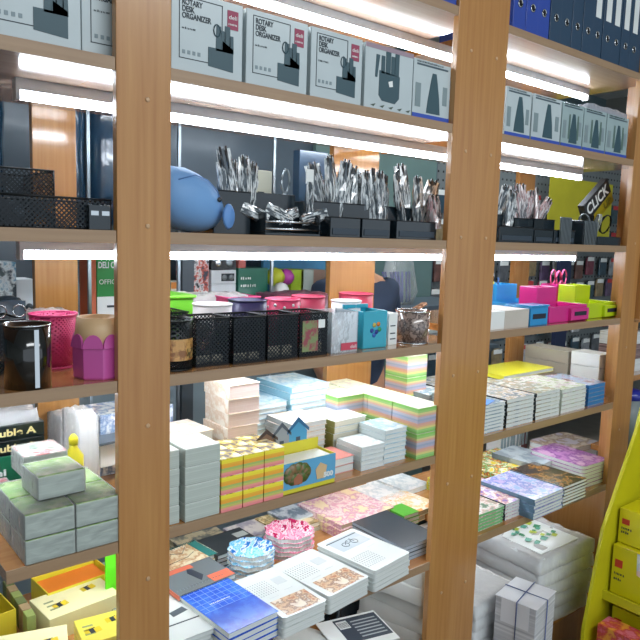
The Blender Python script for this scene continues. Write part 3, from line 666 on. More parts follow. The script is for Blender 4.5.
src.location = (.425,1.375,ze+.096); 
src = wrapped_cube(.08,.07,.055,'wrapped block with a pale red marked top at the left edge behind the green cubes', None, print_mat('pale_red_top',['#dfe3e0','#b8455c','#e8ebe8'],15,.3,.6,seed=2)); src.location = (.345,1.455,ze+.0)
def ream(x, y, z, m_, lab, word=None, tm=None, w=.21, d=.14, h=.05, rz=0, grp='reams of copy paper', tx=(-.09,.16)):
    t = thing('paper_ream', (x,y,z), (0,0,rz), lab, 'paper ream', grp)
    put('wrapper', M().box(-w/2,w/2,0,d,0,h), m_, t, .002)
    if word: text('lettering', word, .022, tm, t, (tx[0],-.0006,h*.28), width=tx[1], bold=.0006)
    return t
RB = mat('ream_black','#101a1c',.3,coat=.4); RG = mat('ream_green','#1c6a4c',.3,coat=.4); GOLD = mat('ream_gold','#d8c88a',.4,var=0)
ream(.375,1.56,ze,RG,'plain green paper ream at the base of the Double A pile',h=.03)
ream(.375,1.56,ze+.031,RG,'green paper ream lettered Smi under the two Double A reams','Smi',WHITE,h=.06,tx=(-.03,.05))
ream(.375,1.56,ze+.092,RB,'black Double A paper ream, lower of the two','Double A',GOLD,h=.034,tx=(-.03,.115))
ream(.375,1.56,ze+.127,RB,'black Double A paper ream, upper of the two','Double A',GOLD,h=.034,tx=(-.03,.115))
tag(put('plastic_bag', crumple(.2,.12,.03,12,.006,13), FILMC, loc=(.37,1.56,ze+.162)), 'clear crumpled plastic bag on the upper Double A ream', 'plastic bag')
t = thing('glue_bottle', (.500,1.43,ze), (0,0,0), 'yellow bottle with orange base behind the green topped cubes', 'bottle')
put('body', M().lathe([(.02,0),(.021,.03),(.021,.11),(.009,.128),(.009,.135)], 24), mat('bottle_yellow','#ddd12a',.3,coat=.5), t); put('cap', M().lathe([(.010,.135),(.010,.15),(.004,.158)], 16), mat('bottle_yellow','#ddd12a'), t); put('label', M().lathe([(.0213,.03),(.0213,.07)], 24), mat('bottle_orange','#d8682a',.4), t)
t = thing('glue_bottle', (.458,1.47,ze), (0,0,0), 'yellow green flat pack left of the yellow bottle', 'packet'); put('carton', M().box(-.022,.022,0,.03,0,.13), print_mat('lime_print',['#c9d44a','#86a83a','#e0d85a'],20), t, .001)
for k in range(2): tag(put('plastic_bag', crumple(.05,.10,.19-.03*k,10,.005,33+k), FILMC, loc=(.545,1.46+.1*k,ze)), ('tall clear plastic bag of paper beside the left upright','clear plastic bag behind the tall one beside the left upright')[k], 'plastic bag')
BW = print_mat('blue_white_wrap',['#dfe7ee','#f0f3f5','#7590b8','#cfd9e4'],12,.25,.8)
t = ream(.70,1.56,ze,BW,'pale blue and white paper ream at the rear beside the left upright, bottom layer',w=.2,d=.12,h=.05)
for k in range(1,3): dup(t,(.70+.004*k,1.56,ze+.052*k),.03*k,'pale blue and white paper ream at the rear beside the left upright, %s layer'%('middle','upper')[k-1])
t = ream(.42,1.93,1.02,BW,'blue and white wrapped ream seen past the left rear upright, bottom one',w=.3,d=.2,h=.06, grp='blue and white reams behind the unit')
for k in range(1,4): dup(t,(.42,1.93,1.02+.062*k),.02,'blue and white wrapped ream seen past the left rear upright, %s from the bottom'%nth[k],'blue and white reams behind the unit')
# memo cube columns by the left upright of the middle bay
src = wrapped_cube(.083,.09,.0375,'x','plain white memo cubes',mat('memo_white_top','#eaefe9',.4),film=False)
items = []
for i, cx in enumerate((.598,.690)):
    for k in range(4):
        items.append(((cx,1.204+(.008 if i == 0 else 0),ze+.0392*k), R(-.03,.03), 'plain white memo cube beside the left upright, %s column, %s' % (('half hidden left','right')[i], ORD[3-k])))
place_all(src, items, 'plain white memo cubes')
def sticky(w, d, h, cols, key, lab, grp, name='sticky_note_block'):
    t = thing(name, (0,0,0), 0, lab, 'sticky notes', grp)
    m_ = M(); n = len(cols)
    for i in range(n): m_.box(-w/2+R(0,.0006),w/2,R(0,.0006),d,h*i/n,h*(i+1)/n,i)
    put('paper_layers', m_, [mat('note_'+c,c,.65,var=.03) for c in cols], t)
    put('printed_card', M().box(-w/2,w/2,0,d,h,h+.001), print_mat('note_card_'+key,(['#f1ecd2','#ece6c8','#e8c83a','#6a5a4a'] if key == 'warm' else ['#efeada','#ece6cc','#dfe6c4','#c8c4b4']),22,.4,.3,seed=len(key)), t)
    
    return t
cY = ['#e98a8e','#ee9c8c','#c9c46a','#a9c06a','#f2a83c','#f0b63a','#f2df3c','#f4e640']
src = sticky(.0535,.06,.0385,cY,'warm','x','yellow orange and pink sticky note blocks'); items = []
for i in range(3):
    for j in range(2):
        for k in range(3):
            items.append(((.761+.056*i,1.203+.0625*j,ze+.0396*k), R(-.02,.02), 'yellow, orange and pink sticky block, %s column, %s row, %s' % (('left','centre','right')[i], nth[j], ORD[2-k])))
place_all(src, items, 'yellow orange and pink sticky note blocks')
cP = ['#8cc46c','#9acc7c','#dcd084','#dfb48c','#dca898','#b4b0c4','#a0acc2','#bcb8c8','#dcb09c','#dcd090','#9ccc78','#8cc864']
src = sticky(.098,.098,.070,cP,'pastel','x','pastel rainbow sticky note blocks','x'); src.name = 'sticky_note_block'; items = []
for j in range(4):
    for k in range(2):
        items.append(((1.400,1.205+.101*j,ze+.072*k), R(-.02,.02), 'pastel rainbow sticky block, right column, %s from the front, %s layer' % (nth[j], ('bottom','upper')[k])))
for j in range(2):
    for k in range(2):
        items.append(((1.297,1.42+.101*j,ze+.072*k), R(-.02,.02), 'pastel rainbow sticky block, left rear column, %s, %s layer' % (('front one','rear one')[j], ('bottom','upper')[k])))
for k in range(3): items.append(((1.665,1.50,ze+.072*k), .02, 'pastel rainbow sticky block in the lone pile behind the centre upright, %s' % ORD[2-k]))
place_all(src, items, 'pastel rainbow sticky note blocks')
# display box with houses
t = thing('display_box', (.975,1.205,ze), (0,0,0), 'yellow and blue printed counter display box with cut-out houses', 'display box')
w = .165
put('tray', open_box(w,.13,.075,.002), mat('display_yellow','#d9cf3a',.4), t, .0005)
put('front_print', M().box(-w/2,w/2,-.001,0,.012,.075), mat('display_blue','#5fa8d0',.4), t)
tr = M()
for q in range(9):
    a = q*2*math.pi/9; tr.lathe([(.0,-.0004),(.017,-.0002),(.017,.0006),(0,.0008)], 12, T=Matrix.Translation((-.035+.024*math.cos(a),-.0018,.046+.011*math.sin(a))) @ Matrix.Rotation(math.pi/2,4,'X'))
put('printed_tree', tr, print_mat('tree_print',['#6a7a3a','#8a6a4a','#4f6a30'],60), t)
put('printed_house', M().prism([(-.045,.02),(-.02,.02),(-.02,.036),(-.032,.046),(-.045,.036)],-.0026,-.001), mat('house_red','#a8674a',.5), t)
put('printed_flower', M().prism([(.025,.02),(.05,.02),(.055,.05),(.035,.06),(.02,.045)],-.0022,-.001), mat('house_peach','#d8b88a',.5), t)
text('lettering','500',.016,WHITE,t,(.045,-.0022,.022),width=.03,bold=.001)
def house(cx, wd, ht, cw, cr, nm):
    h_ = put(nm, M().prism([(cx-wd/2,0),(cx+wd/2,0),(cx+wd/2,ht*.6),(cx,ht),(cx-wd/2,ht*.6)],0,.0015,T=Matrix.Translation((0,.07,.078))), cw, t)
    put('roof', M().prism([(cx-wd/2-.006,ht*.56),(cx,ht*.94),(cx+wd/2+.006,ht*.56),(cx+wd/2+.006,ht*.68),(cx,ht+.008),(cx-wd/2-.006,ht*.68)],-.001,.0005,T=Matrix.Translation((0,.07,.078))), cr, h_)
    put('window', M().box(cx-.006,cx+.006,-.001,0,ht*.2,ht*.42,T=Matrix.Translation((0,.07,.078))), mat('house_window','#4a5560',.3), h_)
house(-.075,.055,.056,mat('house_brown','#8a6a52',.5),mat('roof_dark','#4f3f36',.5),'cutout_house')
house(-.03,.045,.066,mat('house_grey','#9aa0a4',.5),mat('roof_slate','#56606a',.5),'cutout_house')
house(.02,.055,.072,mat('house_blue','#4f9fc8',.5),mat('roof_blue','#2f6a94',.5),'cutout_house')
put('yellow_band', M().box(-w/2,w/2,.068,.070,.072,.098), mat('display_yellow','#d9cf3a'), t)
put('inner_pads', M().box(-w/2+.006,w/2-.006,.01,.066,.003,.07), PAPER, t)
# ---------------------------------------------------------------- notebooks in piles
def book(w, d, h, cover, pages=PAGES, spine=None, spiral=None, name='notebook', side='x', rounded=0, ct=.0008):
    t = thing(name, (0,0,0), 0, 'x', 'notebook')
    if rounded:
        def rp(w, d, r):
            out = []
            for (cx, cy, a0) in ((w/2-r,r,-90),(w/2-r,d-r,0),(-w/2+r,d-r,90),(-w/2+r,r,180)):
                for k in range(5): a = math.radians(a0+k*22.5); out.append((cx+r*math.cos(a),cy+r*math.sin(a)))
            return out
        put('pages', M().flat(rp(w-.003,d-.003,rounded),ct,h-ct), pages, t)
        m_ = M(); m_.flat(rp(w,d,rounded),h-ct,h); m_.flat(rp(w,d,rounded),0,ct); put('cover', m_, cover, t)
        return t
    put('pages', M().box(-w/2+.001,w/2-.0025,.002,d-.002,ct,h-ct), pages, t)
    put('cover', M().box(-w/2,w/2,0,d,h-ct,h).box(-w/2,w/2,0,d,0,ct), cover, t)
    if spiral is None:
        put('spine', M().box(-w/2-.0008,-w/2+.0008,0,d,0,h), spine or cover, t)
    else:
        m_ = M(); L = w if spiral == 'rear' else d; n = int(L/.0085)
        for i in range(n):
            q = -L/2+(i+.5)*L/n
            pts = []
            for k in range(8):
                a = 2*math.pi*k/8; rr = h*.62+.002
                if spiral == 'rear': pts.append((q, d+.001+rr*math.cos(a)*.8, h/2+rr*math.sin(a)))
                else: pts.append((-w/2-.001-rr*math.cos(a)*.8, d/2+q, h/2+rr*math.sin(a)))
            m_.tube(pts, .0009, 4, closed=True)
        put('spiral_binding', m_, spine or STEEL, t)
    return t
def pile(src, fl, fr, z, n, h, desc, grp, rz=None, jit=.004, jr=.03, top=None, gap=.0006, cat=None):
    (cx, cy), w, a = frame_at(fl, fr)
    if rz is not None: a = rz
    for k in range(n):
        loc = (cx+R(-jit,jit)*(k>0), cy+abs(R(0,jit)), z+(h+gap)*k); ang = a+R(-jr,jr)*(k>0)
        lab = '%s, %s' % (desc, ORD[n-1-k]) if n > 1 else desc
        if k == n-1:
            src.location = loc; src.rotation_euler = (0,0,ang); src['label'] = lab; src['group'] = grp
            if cat: src['category'] = cat
        else:
            # parts that only show on the top copy are not repeated below
            r = src.copy(); C.objects.link(r); r.location = loc; r.rotation_euler = (0,0,ang); r['label'] = lab; r['group'] = grp
            if cat: r['category'] = cat
            for ch in list(src.children):
                if ch.get('top_only'): continue
                c = ch.copy(); C.objects.link(c); c.parent = r
    for ch in src.children:
        if 'top_only' in ch: del ch['top_only']
    return src
def W_(fl, fr): return math.hypot(fr[0]-fl[0], fr[1]-fl[1])
def onTop(o): o['top_only'] = 1; return o
WC = print_mat('white_notebook_cover',['#e9edec','#f1f4f3','#c9d6da','#eef1ef'],10,.35,.4)
WB = print_mat('pale_blue_cover',['#b9dbe8','#e6f0f3','#9cc8de','#dbeaf0'],9,.3,.5)
CRM = print_mat('cream_cover',['#efe6d8','#f4eee4','#e0c9b0','#f2ece0'],9,.35,.4)
PNKC = mat('pink_card','#e8c9c4',.5)
# --- E middle, rear piles (all small notebooks and pads)
b = book(.095,.12,.036,CRM,page_mat('pink_page_edges','#e0c6c0','#efe2dc',500)); pile(b,(.885,1.42),(.98,1.42),ze,6,.036,'cream and pink paper pad behind the sticky blocks, tall pile','cream and pink pads',jit=.002)
b = book(.135,.12,.040,CRM,PAGES); pile(b,(.70,1.39),(.83,1.40),ze,3,.040,'cream topped pad behind the white memo cubes','cream pads')
b = book(.14,.17,.0155,WB,PAGES,mat('aqua_spine','#86b8cc')); pile(b,(1.12,1.47),(1.255,1.47),ze,11,.0155,'pale blue notebook in the tall rear pile of the middle bay','pale blue notebooks')
b = book(.13,.16,.0135,WB,PAGES,INK); pile(b,(.99,1.48),(1.11,1.48),ze,10,.0135,'pale blue notebook with dark spine ticks in the rear middle pile','pale blue notebooks with dark spines',jit=.002)
b = book(.12,.15,.017,WC,PAGESC,mat('olive_spine','#8a8a4a')); pile(b,(1.165,1.335),(1.285,1.335),ze,6,.017,'white notebook with yellowish edges behind the white pads','white notebooks with yellowish edges',jit=.002)
b = book(.115,.12,.0135,CRM,PAGES,mat('grey_spine','#9aa4a8')); pile(b,(1.035,1.35),(1.15,1.35),ze,8,.0135,'white notebook left of the yellowish edged pile','white notebooks left of the yellowish pile',jit=.002)
b = book(.15,.17,.02,WB,PAGES); pile(b,(1.26,1.50+.125),(1.40,1.50+.125),ze,6,.02,'whitish green notebook far back in the middle bay','whitish green notebooks')
b = book(.085,.10,.012,WC,PAGES,mat('pale_spine','#b8c4c6')); 
pile(b,(1.165,1.225),(1.25,1.225),ze,5,.012,'white writing pad in the lower front pile right of the display box','white pads right of the display box',jit=.0015)
b = book(.085,.105,.0125,WB,PAGES,mat('pale_spine','#b8c4c6')); 
pile(b,(1.255,1.23),(1.335,1.23),ze,7,.0125,'white pad with a pale blue top next to the pastel blocks','pale blue topped pads',jit=.0015)
b = book(.085,.09,.02,mat('salmon_card','#d8857a',.4),PAGES); pile(b,(1.075,1.24),(1.155,1.24),ze,2,.02,'salmon pink pad between the display box and the white pads','salmon pads')
t = thing('magazine', (.69,1.52,ze+.04), (0,0,.1), 'large grey blue folder on the cream pads behind the white memo cubes', 'folder'); put('folder', M().box(-.12,.12,-.02,.13,.06,.066), mat('folder_slate','#55636d',.35,coat=.4), t); put('inner_stack', M().box(-.10,.10,.0,.12,.0,.059), PAPER, t)
# --- E right bay
for i, (a, b_, cc, n_, h_) in enumerate(((1.652,1.765,['#dfe5e4','#b9c8cc','#7fa0b4','#e9edec'],8,.0105),(1.77,1.925,['#d9dcd6','#a8b4b6','#c8b89c','#eceeec','#8a98a0'],7,.0125),(1.93,2.08,['#cfd2c8','#e6e6de','#9ca59a','#c6b29a'],7,.0125),(2.085,2.25,['#dfe4d8','#c9b8c0','#eef0ea','#a9b890'],6,.0135))):
    m_ = print_mat('right_bay_cover_%d'%i, cc, 22, .25,.6,4,seed=i)
    for j in range(2):
        b = book(b_-a-.004,.205,h_,m_,PAGES,mat('right_spine_%d'%(i%4),['#8a9aa0','#1c2428','#1f2a2e','#c4ccc0'][i],.4))
        desc = 'glossy illustrated notebook, %s pile from the centre upright, %s row' % (nth[i], ('front','rear')[j])
        pile(b,(a,1.215+.215*j),(b_,1.215+.215*j),zer,n_-j,h_,desc,'glossy notebooks on the shelf below the coloured organisers',jit=.002,jr=.02)
t = thing('sticker', (1.70,1.225,zer+.0895), (0,0,.3), 'bright blue card lying on the first notebook pile of the right bay', 'card'); put('card', M().box(-.035,.035,0,.09,.0,.0015), mat('card_blue','#2f86d8',.3), t)
b = book(.12,.19,.015,print_mat('blue_comic',['#6a84a8','#9a8fae','#8fb0c4','#a5787f'],16,.25,.6),mat('blue_edges','#2f7ab8',.4),mat('blue_spine','#1f5f9c',.4)); pile(b,(2.27,1.22),(2.39,1.22),zer,5,.015,'blue edged storybook beside the right upright','blue edged storybooks',jit=.001,jr=.005)
b = book(.33,.17,.014,mat('folder_yellow','#d9d432',.35,coat=.4),PAGES); pile(b,(2.06,1.435),(2.39,1.435),zer+.081,1,.014,'flat yellow folder on the rear notebook piles','yellow folders')
t = ream(2.52,1.425,zer,mat('grey_ream','#a9a394',.6),'grey wrapped paper block behind the white blocks of the right bay, bottom one',w=.10,d=.2,h=.05,grp='grey paper blocks')
for k in (1,2): dup(t,(2.52,1.425,zer+.051*k),0,'grey wrapped paper block behind the white blocks of the right bay, %s'%('','middle one','top one')[k])
t = ream(2.52,1.295,zer,mat('white_ream','#dfe3e2',.5),'white paper block beside the right upright, bottom one',w=.095,d=.12,h=.052,grp='white paper blocks by the right upright')
for k in (1,2): dup(t,(2.52,1.295,zer+.053*k),0,'white paper block beside the right upright, %s'%('','middle one','top one')[k])
# ================================================================ SHELF F: notebooks
zf = Z['F']; zfr = Z['Fr']
ht = .045
# blue notebook pile: top corners seen in the photo
BLUEC = print_mat('blue_grid_cover',['#1c49b4','#2456c8','#2a62d2','#3d78dc'],14,.25,.6)
def grid_lines(t, w, d, z, m_):
    g = M()
    for k in range(1,8): g.box(-w/2+w*k/8-.0005,-w/2+w*k/8+.0005,d*.45,d*.97,z,z+.0003)
    for k in range(7): g.box(-w/2+.003,w/2-.003,d*.45+d*.085*k,d*.45+d*.085*k+.001,z,z+.0003)
    return put('printed_grid', g, m_, t)
fl, fr = (0.732,1.156), (0.869,1.166)
b = book(W_(fl,fr),.215,.0145,BLUEC,PAGES,spiral='rear'); onTop(grid_lines(b,W_(fl,fr),.215,.0145,mat('pale_blue_ink','#7fa6e6',.4))); onTop(tiny_print('lettering',.055,.005,WHITE,b,(-.035,.12,.0148),(0,0,0)))
pile(b,fl,fr,zf,4,.0145,'blue spiral notebook with a pale grid on its cover','blue spiral notebooks',jit=.002,jr=.01)
fl, fr = (0.632,1.17), (0.733,1.175)
b = book(.15,.20,.0115,mat('white_cover','#cfd6d3',.3,coat=.5),PAGES,spiral='left')
onTop(put('printed_ellipse', M().lathe([(.025,.0115),(.025,.0119)],24,T=Matrix.Translation((-.03,.075,0)) @ Matrix.Diagonal((1.2,.7,1,1))), mat('lime_patch','#7ab82c',.4), b))
onTop(put('printed_ellipse', M().lathe([(.014,.0119),(.014,.0122)],24,T=Matrix.Translation((-.02,.08,0)) @ Matrix.Diagonal((1.4,.6,1,1))), mat('orange_patch','#e08a2c',.4), b))
onTop(put('printed_shape', M().flat([(-.05,.12),(.0,.115),(-.01,.145),(-.05,.15)],.0115,.0119).flat([(.02,.09),(.06,.1),(.055,.12),(.018,.11)],.0115,.0119), mat('slate_patch','#4f5a60',.4), b))
onTop(put('printed_pen', M().box(-.01,.07,.06,.064,.0115,.0119), INK, b))
pile(b,(.575,1.215),(.725,1.212),zf,4,.0115,'white spiral notebook with green, orange and slate shapes beside the left upright','white notebooks with coloured shapes',jit=.003,jr=.02)
t = thing('binder_clip', (.70,1.405,zf+.048), (0,0,.4), 'small black binder clip on the white coloured-shape notebook', 'binder clip'); put('body', M().prism([(-.012,0),(.012,0),(.003,.012),(-.003,.012)],0,.02), BLACK, t); put('wire_handle', M().tube([(-.004,.01,.012),(-.006,.01,.026),(.006,.01,.026),(.004,.01,.012)], .001, 5), BLACKW, t)
PHOTO = print_mat('sepia_photo',['#5a3a24','#a8683c','#cfae86','#7a4a2c','#dccdb4'],20,.3,.5,4)
SPK = mat('sketch_print','#6a747a',.5,var=0)
def sketch_book(fl, fr, z, n, desc, grp, art, d=.21, h=.0115, rz=None):
    w = W_(fl,fr); b = book(w,d,h,mat('white_cover','#e4e8e6'),PAGES,spiral=None,spine=mat('light_spine','#b4c0c0',.5),rounded=.008)
    if art == 'photo': onTop(put('printed_photo', M().box(-w*.38,w*.42,d*.03,d*.36,h,h+.0003), PHOTO, b))
    if art == 'bicycle':
        g = M()
        for cx in (-.018,.018): g.tube([(cx+.011*math.cos(a),d*.72+.011*math.sin(a),h) for a in [k*math.pi/7 for k in range(14)]],.0012,4,closed=True)
        g.tube([(-.018,d*.72,h),(-.002,d*.72+.016,h),(.016,d*.72+.016,h),(0,d*.72,h),(-.002,d*.72+.016,h)],.001,4); g.tube([(.016,d*.72+.02,h),(.018,d*.72,h)],.001,4)
        g.box(-w*.4,w*.4,d*.87,d*.89,h,h+.0003); onTop(put('printed_bicycle', g, INK, b))
        onTop(put('printed_wash', M().box(-w*.36,w*.4,d*.6,d*.92,h,h+.0002), mat('blue_grey_wash','#a9b6bd',.5), b))
    g = M()
    for i in range(9):
        for j in range(7): 
            x0 = -w*.45+i*w*.055; y0 = d*(.50 if art != 'bicycle' else .12)+j*d*.045; g.box(x0,x0+.0016,y0,y0+.005,h,h+.0003)
    onTop(put('printed_dashes', g, SPK, b))
    [onTop(put('printed_caption', M().box(w*p[0],w*p[1],d*p[2],d*p[3],h,h+.0003), mat('pale_grey_ink','#b4bcbd',.5), b)) for p in ((.1,.3,.48,.485),(-.3,-.1,.42,.425),(.12,.36,.62,.78))]
    pile(b,fl,fr,z,n,h,desc,grp,rz=rz,jit=.002,jr=.015)
sketch_book((0.869,1.147),(0.999,1.151),zf,4,'white notebook with a brown photo panel right of the blue spiral notebook','white notebooks with brown photo panels','photo')
sketch_book((1.017,1.16),(1.166,1.177),zf,4,'white notebook with a brown photo panel left of the bicycle notebook','white notebooks with brown photo panels, second pile','photo')
sketch_book((1.177,1.171),(1.331,1.189),zf,5,'white notebook with a bicycle drawing','white notebooks with a bicycle drawing','bicycle')
b = book(.15,.24,.0105,mat('charcoal_cover','#3c464d',.35,coat=.4),page_mat('bluish_edges','#8f9dab','#b3bfca'),rounded=.012); pile(b,(1.365,1.24),(1.50,1.24),zf,4,.0105,'dark charcoal notebook with rounded corners left of the wide centre upright','charcoal notebooks',rz=0,jit=.002,jr=.02)
b = book(.165,.12,.012,mat('grey_cover','#646d70',.35,coat=.4),PAGES,mat('coral','#cf6a4e',.4)); onTop(put('coral_band', M().box(.02,.082,.005,.04,.012,.0124), mat('coral','#cf6a4e'), b)); onTop(put('coral_band', M().box(-.082,.02,.098,.118,.012,.0124), mat('coral','#cf6a4e'), b)); onTop(put('printed_figure', M().flat([(.0,.03),(.018,.05),(.01,.09),(.0,.10),(-.01,.08)],.0124,.0128), mat('ink_navy','#2c3440',.5), b))
pile(b,(0.721,1.351),(0.881,1.363),zf,5,.012,'grey and coral notebook behind the blue spiral notebook','grey and coral notebooks',jr=.03)
b = book(.15,.10,.012,print_mat('sketch_cover',['#cdbf9a','#e3d8b8','#b88a5a','#dfd3ae'],12,.4,.3),PAGES,mat('teal_edge','#2f7f78',.4),spiral='rear'); onTop(put('teal_strip', M().box(.045,.072,.0,.10,.012,.0124), mat('teal_edge','#2f7f78'), b)); onTop(put('printed_sketch', M().tube([(-.065,.05,.012),(-.03,.08,.012),(.0,.06,.012),(.03,.09,.012)],.0009,4).tube([(-.06,.03,.012),(0,.035,.012),(.03,.05,.012)],.0009,4), INK, b))
pile(b,(0.768,1.493),(0.909,1.507),zf,4,.012,'tan sketch cover spiral notebook with a teal edge beside the left upright','tan spiral notebooks')
b = book(.15,.115,.012,mat('black_cover','#262b2e',.35,coat=.4),PAGES); onTop(put('pale_print', M().box(.03,.07,.06,.09,.012,.0124), mat('pale_print','#9aa09a',.5), b))
pile(b,(0.914,1.496),(1.052,1.501),zf,4,.012,'black cover notebook behind the round blue notebooks','black cover notebooks')
def round_book(r, h, cols, key, lobes):
    t = thing('round_notebook', (0,0,0), 0, 'x', 'notebook'); n = 48
    def pp(r): return [(r*(1+.05*math.cos(lobes*2*math.pi*i/n))*math.cos(2*math.pi*i/n), r*(1+.05*math.cos(lobes*2*math.pi*i/n))*math.sin(2*math.pi*i/n)) for i in range(n)]
    put('pages', M().flat(pp(r*.97),.001,h-.001), PAGES, t); put('cover', M().flat(pp(r),h-.0012,h).flat(pp(r),0,.0012), print_mat(key,cols,14,.25,.7,3,(1,3,1)), t); return t
def rpile(src, c, z, n, h, desc, grp):
    for k in range(n):
        loc = (c[0]+R(-.004,.004),c[1]+R(-.004,.004),z+(h+.0005)*k); lab = '%s, %s'%(desc,ORD[n-1-k])
        if k == 0: src.location = loc; src['label'] = lab; src['group'] = grp
        else: dup(src, loc, R(0,1), lab, grp)
rpile(round_book(.062,.0125,['#2f8fd0','#a5d8ee','#46b0dc','#e6f2f4','#1f6fb8'],'blue_swirl',9), (0.99,1.463), zf, 5, .0125, 'blue and white round scalloped notebook', 'round blue notebooks')
rpile(round_book(.070,.013,['#d8326e','#f0b6c8','#e45a8c','#f4e6ea','#b82458'],'pink_swirl',9), (1.141,1.493), zf, 5, .013, 'pink and white round scalloped notebook', 'round pink notebooks')
def pile_top(c0, c1, z, zt, d, n, cover, desc, grp, pages=PAGES, spine=None, name='notebook', rounded=0, extra=None, spiral=None, rz=None):
    h = (zt-z)/n-.0006; b = book(W_(c0,c1),d,h,cover,pages,spine,name=name,rounded=rounded,spiral=spiral)
    if extra: extra(b, W_(c0,c1), d, h)
    return pile(b,c0,c1,z,n,h,desc,grp,jit=.003,jr=.02,rz=rz)
pile_top((1.153,1.538),(1.389,1.55),zf,zf+.03,.14,2,print_mat('map_cover',['#a8864f','#c9ab78','#8a7a4a','#d8c59a'],18,.4,.3),'tan map print notebook behind the round pink notebooks','tan map notebooks',PAGESC)
pile_top((1.311,1.453),(1.546,1.464),zf,zf+.045,.21,3,print_mat('pink_floral',['#e3c6c4','#d99ab0','#efdfd6','#c78aa8','#e8d8b0'],10,.35,.4),'large pink floral notebook behind the bicycle notebook','pink floral notebooks',page_mat('brownish_edges','#a08a70','#c4b298'))
pile_top((1.541,1.528),(1.686,1.534),zf,zf+.035,.17,2,WC,'white notebook with grey leaf print behind the pink floral one','white leaf print notebooks')
pile_top((1.707,1.553),(1.834,1.559),zf,zf+.035,.17,2,WC,'white grey-leaf notebook at the rear beside the wide centre upright','white leaf print notebooks, right pile')
pile_top((1.565,1.402),(1.716,1.415),zf,zf+.035,.16,2,print_mat('orange_flower',['#e9e6dc','#e8a04a','#f0ede4','#efc27a','#dfe4dc'],9,.35,.4),'white notebook with an orange flower beside the wide centre upright','orange flower notebooks',page_mat('brownish_edges','#a08a70','#c4b298'))
pile_top((1.53,1.40),(1.60,1.40),zf,zf+.04,.08,3,mat('green_cover','#58a83c',.4),'bright green notebook half hidden by the wide centre upright','green notebooks')
for i, xx in enumerate((.66,.86,1.04,1.20)):
    b = book(.15,.10,.012,print_mat('rear_cover_%d'%i,[['#4a5a60','#8a9aa0','#b8b8a0'],['#7a6a50','#a59878','#5a5a50'],['#5f5a66','#98909a','#c8c0b8'],['#84909a','#c0c8cc','#6a7a88']][i],14),PAGES)
    pile(b,(xx,1.585+.0),(xx+.15,1.585),zf,2+i%2,.012,'dull patterned notebook at the rear of the middle bay, %s from left'%nth[i],'dull patterned notebooks at the rear')
# right bay F
COM = print_mat('comic_cover',['#d8d23c','#e8e25a','#c94a3c','#6aa84a','#e8dcc0','#e0c83a'],16,.25,.6,4)
pile_top((2.031,1.404),(2.309,1.414),zfr,zfr+.05,.21,3,COM,'yellow and red comic cover notebook at the rear of the right bay','yellow comic notebooks',rz=0)
pile_top((1.816,1.337),(1.972,1.341),zfr,zfr+.045,.22,3,print_mat('comic_cover_b',['#e3dc4a','#d9603c','#f0ead0','#a8c04a','#e8c83a'],18,.25,.6,4),'yellow and orange comic cover notebook next to the wide centre upright','yellow comic notebooks, left pile')
SP = print_mat('space_cover',['#2c2a2c','#3a3634','#4a4038','#a8783c','#302c30'],12,.25,.6,3,seed=3)
pile_top((1.891,1.166),(2.067,1.172),zfr,zfr+.07,.215,6,print_mat('lilac_flower',['#8fa6d0','#b8a8d4','#6f8cc4','#cfc4e0','#98b4d8'],16,.25,.6,4),'blue and lilac flower notebook left of the dark space notebook','blue lilac notebooks',spine=mat('slate_blue','#5f7f96'),rz=0)
pile_top((2.076,1.177),(2.23,1.176),zfr,zfr+.07,.215,6,SP,'dark space picture notebook in the front of the right bay','space notebooks',PAGES,mat('slate_blue','#5f7f96'),rz=0)
pile_top((1.81,1.222),(1.95,1.222),zfr,zfr+.055,.21,5,print_mat('violet_flower',['#e8e4ea','#b498cc','#f0eef0','#d8a89c','#8f74b8'],12,.25,.6,4),'white notebook with violet flowers, second pile from the wide centre upright','violet flower notebooks',spine=INK,rz=0)
pile_top((1.655,1.22),(1.80,1.22),zfr,zfr+.055,.19,5,print_mat('grey_green_flower',['#d0cfc0','#8f9a86','#c8a8a0','#e4e2d8','#6f8a74'],14,.25,.6,4),'pale green flower notebook with green edges next to the wide centre upright','green edged notebooks',page_mat('green_edges','#4fa85a','#a8d8a8',300),spine=mat('green_cover','#58a83c'),rz=0)
pile_top((2.286,1.212),(2.458,1.231),zfr,zfr+.085,.24,6,print_mat('violet_swirl',['#a86ab0','#c48ac4','#9458a0','#d4a8cc'],9,.2,.8),'violet cover rounded notebook beside the right upright','violet notebooks',rounded=.02,rz=-.05)
pile_top((2.2,1.35),(2.361,1.365),zfr,zfr+.07,.2,4,print_mat('blue_grey_cover',['#8f9ea6','#a8b4b8','#78868e'],9),'blue grey notebook left of the violet ones','blue grey notebooks')
pile_top((2.394,1.366),(2.651,1.36),zfr,zfr+.085,.17,4,print_mat('tan_violet',['#b8a28c','#d8c8b4','#a88f78','#c8c0c8'],9,.2,.8),'tan cover notebook with rounded corners at the rear by the right upright','tan rounded notebooks',rounded=.02)
for i in range(9):
    t = thing('paperback', (2.34+.022*i,1.62,zfr+.0), (0,R(-.05,.05),0), '%s upright book at the rear under the right notebook piles, %s from the left' % ('dark red' if i > 6 else 'white', nth[i]), 'book', 'upright books at the rear of the right bay')
    put('cover', M().box(-.010,.010,0,.07,0,.17), mat('maroon_book','#5a2a2c',.5) if i > 6 else mat('white_book','#d5d8d6',.5), t, .001); put('spine_label', M().box(-.008,.008,-.0006,0,.03,.12), mat('grey_print','#7d8f93'), t)
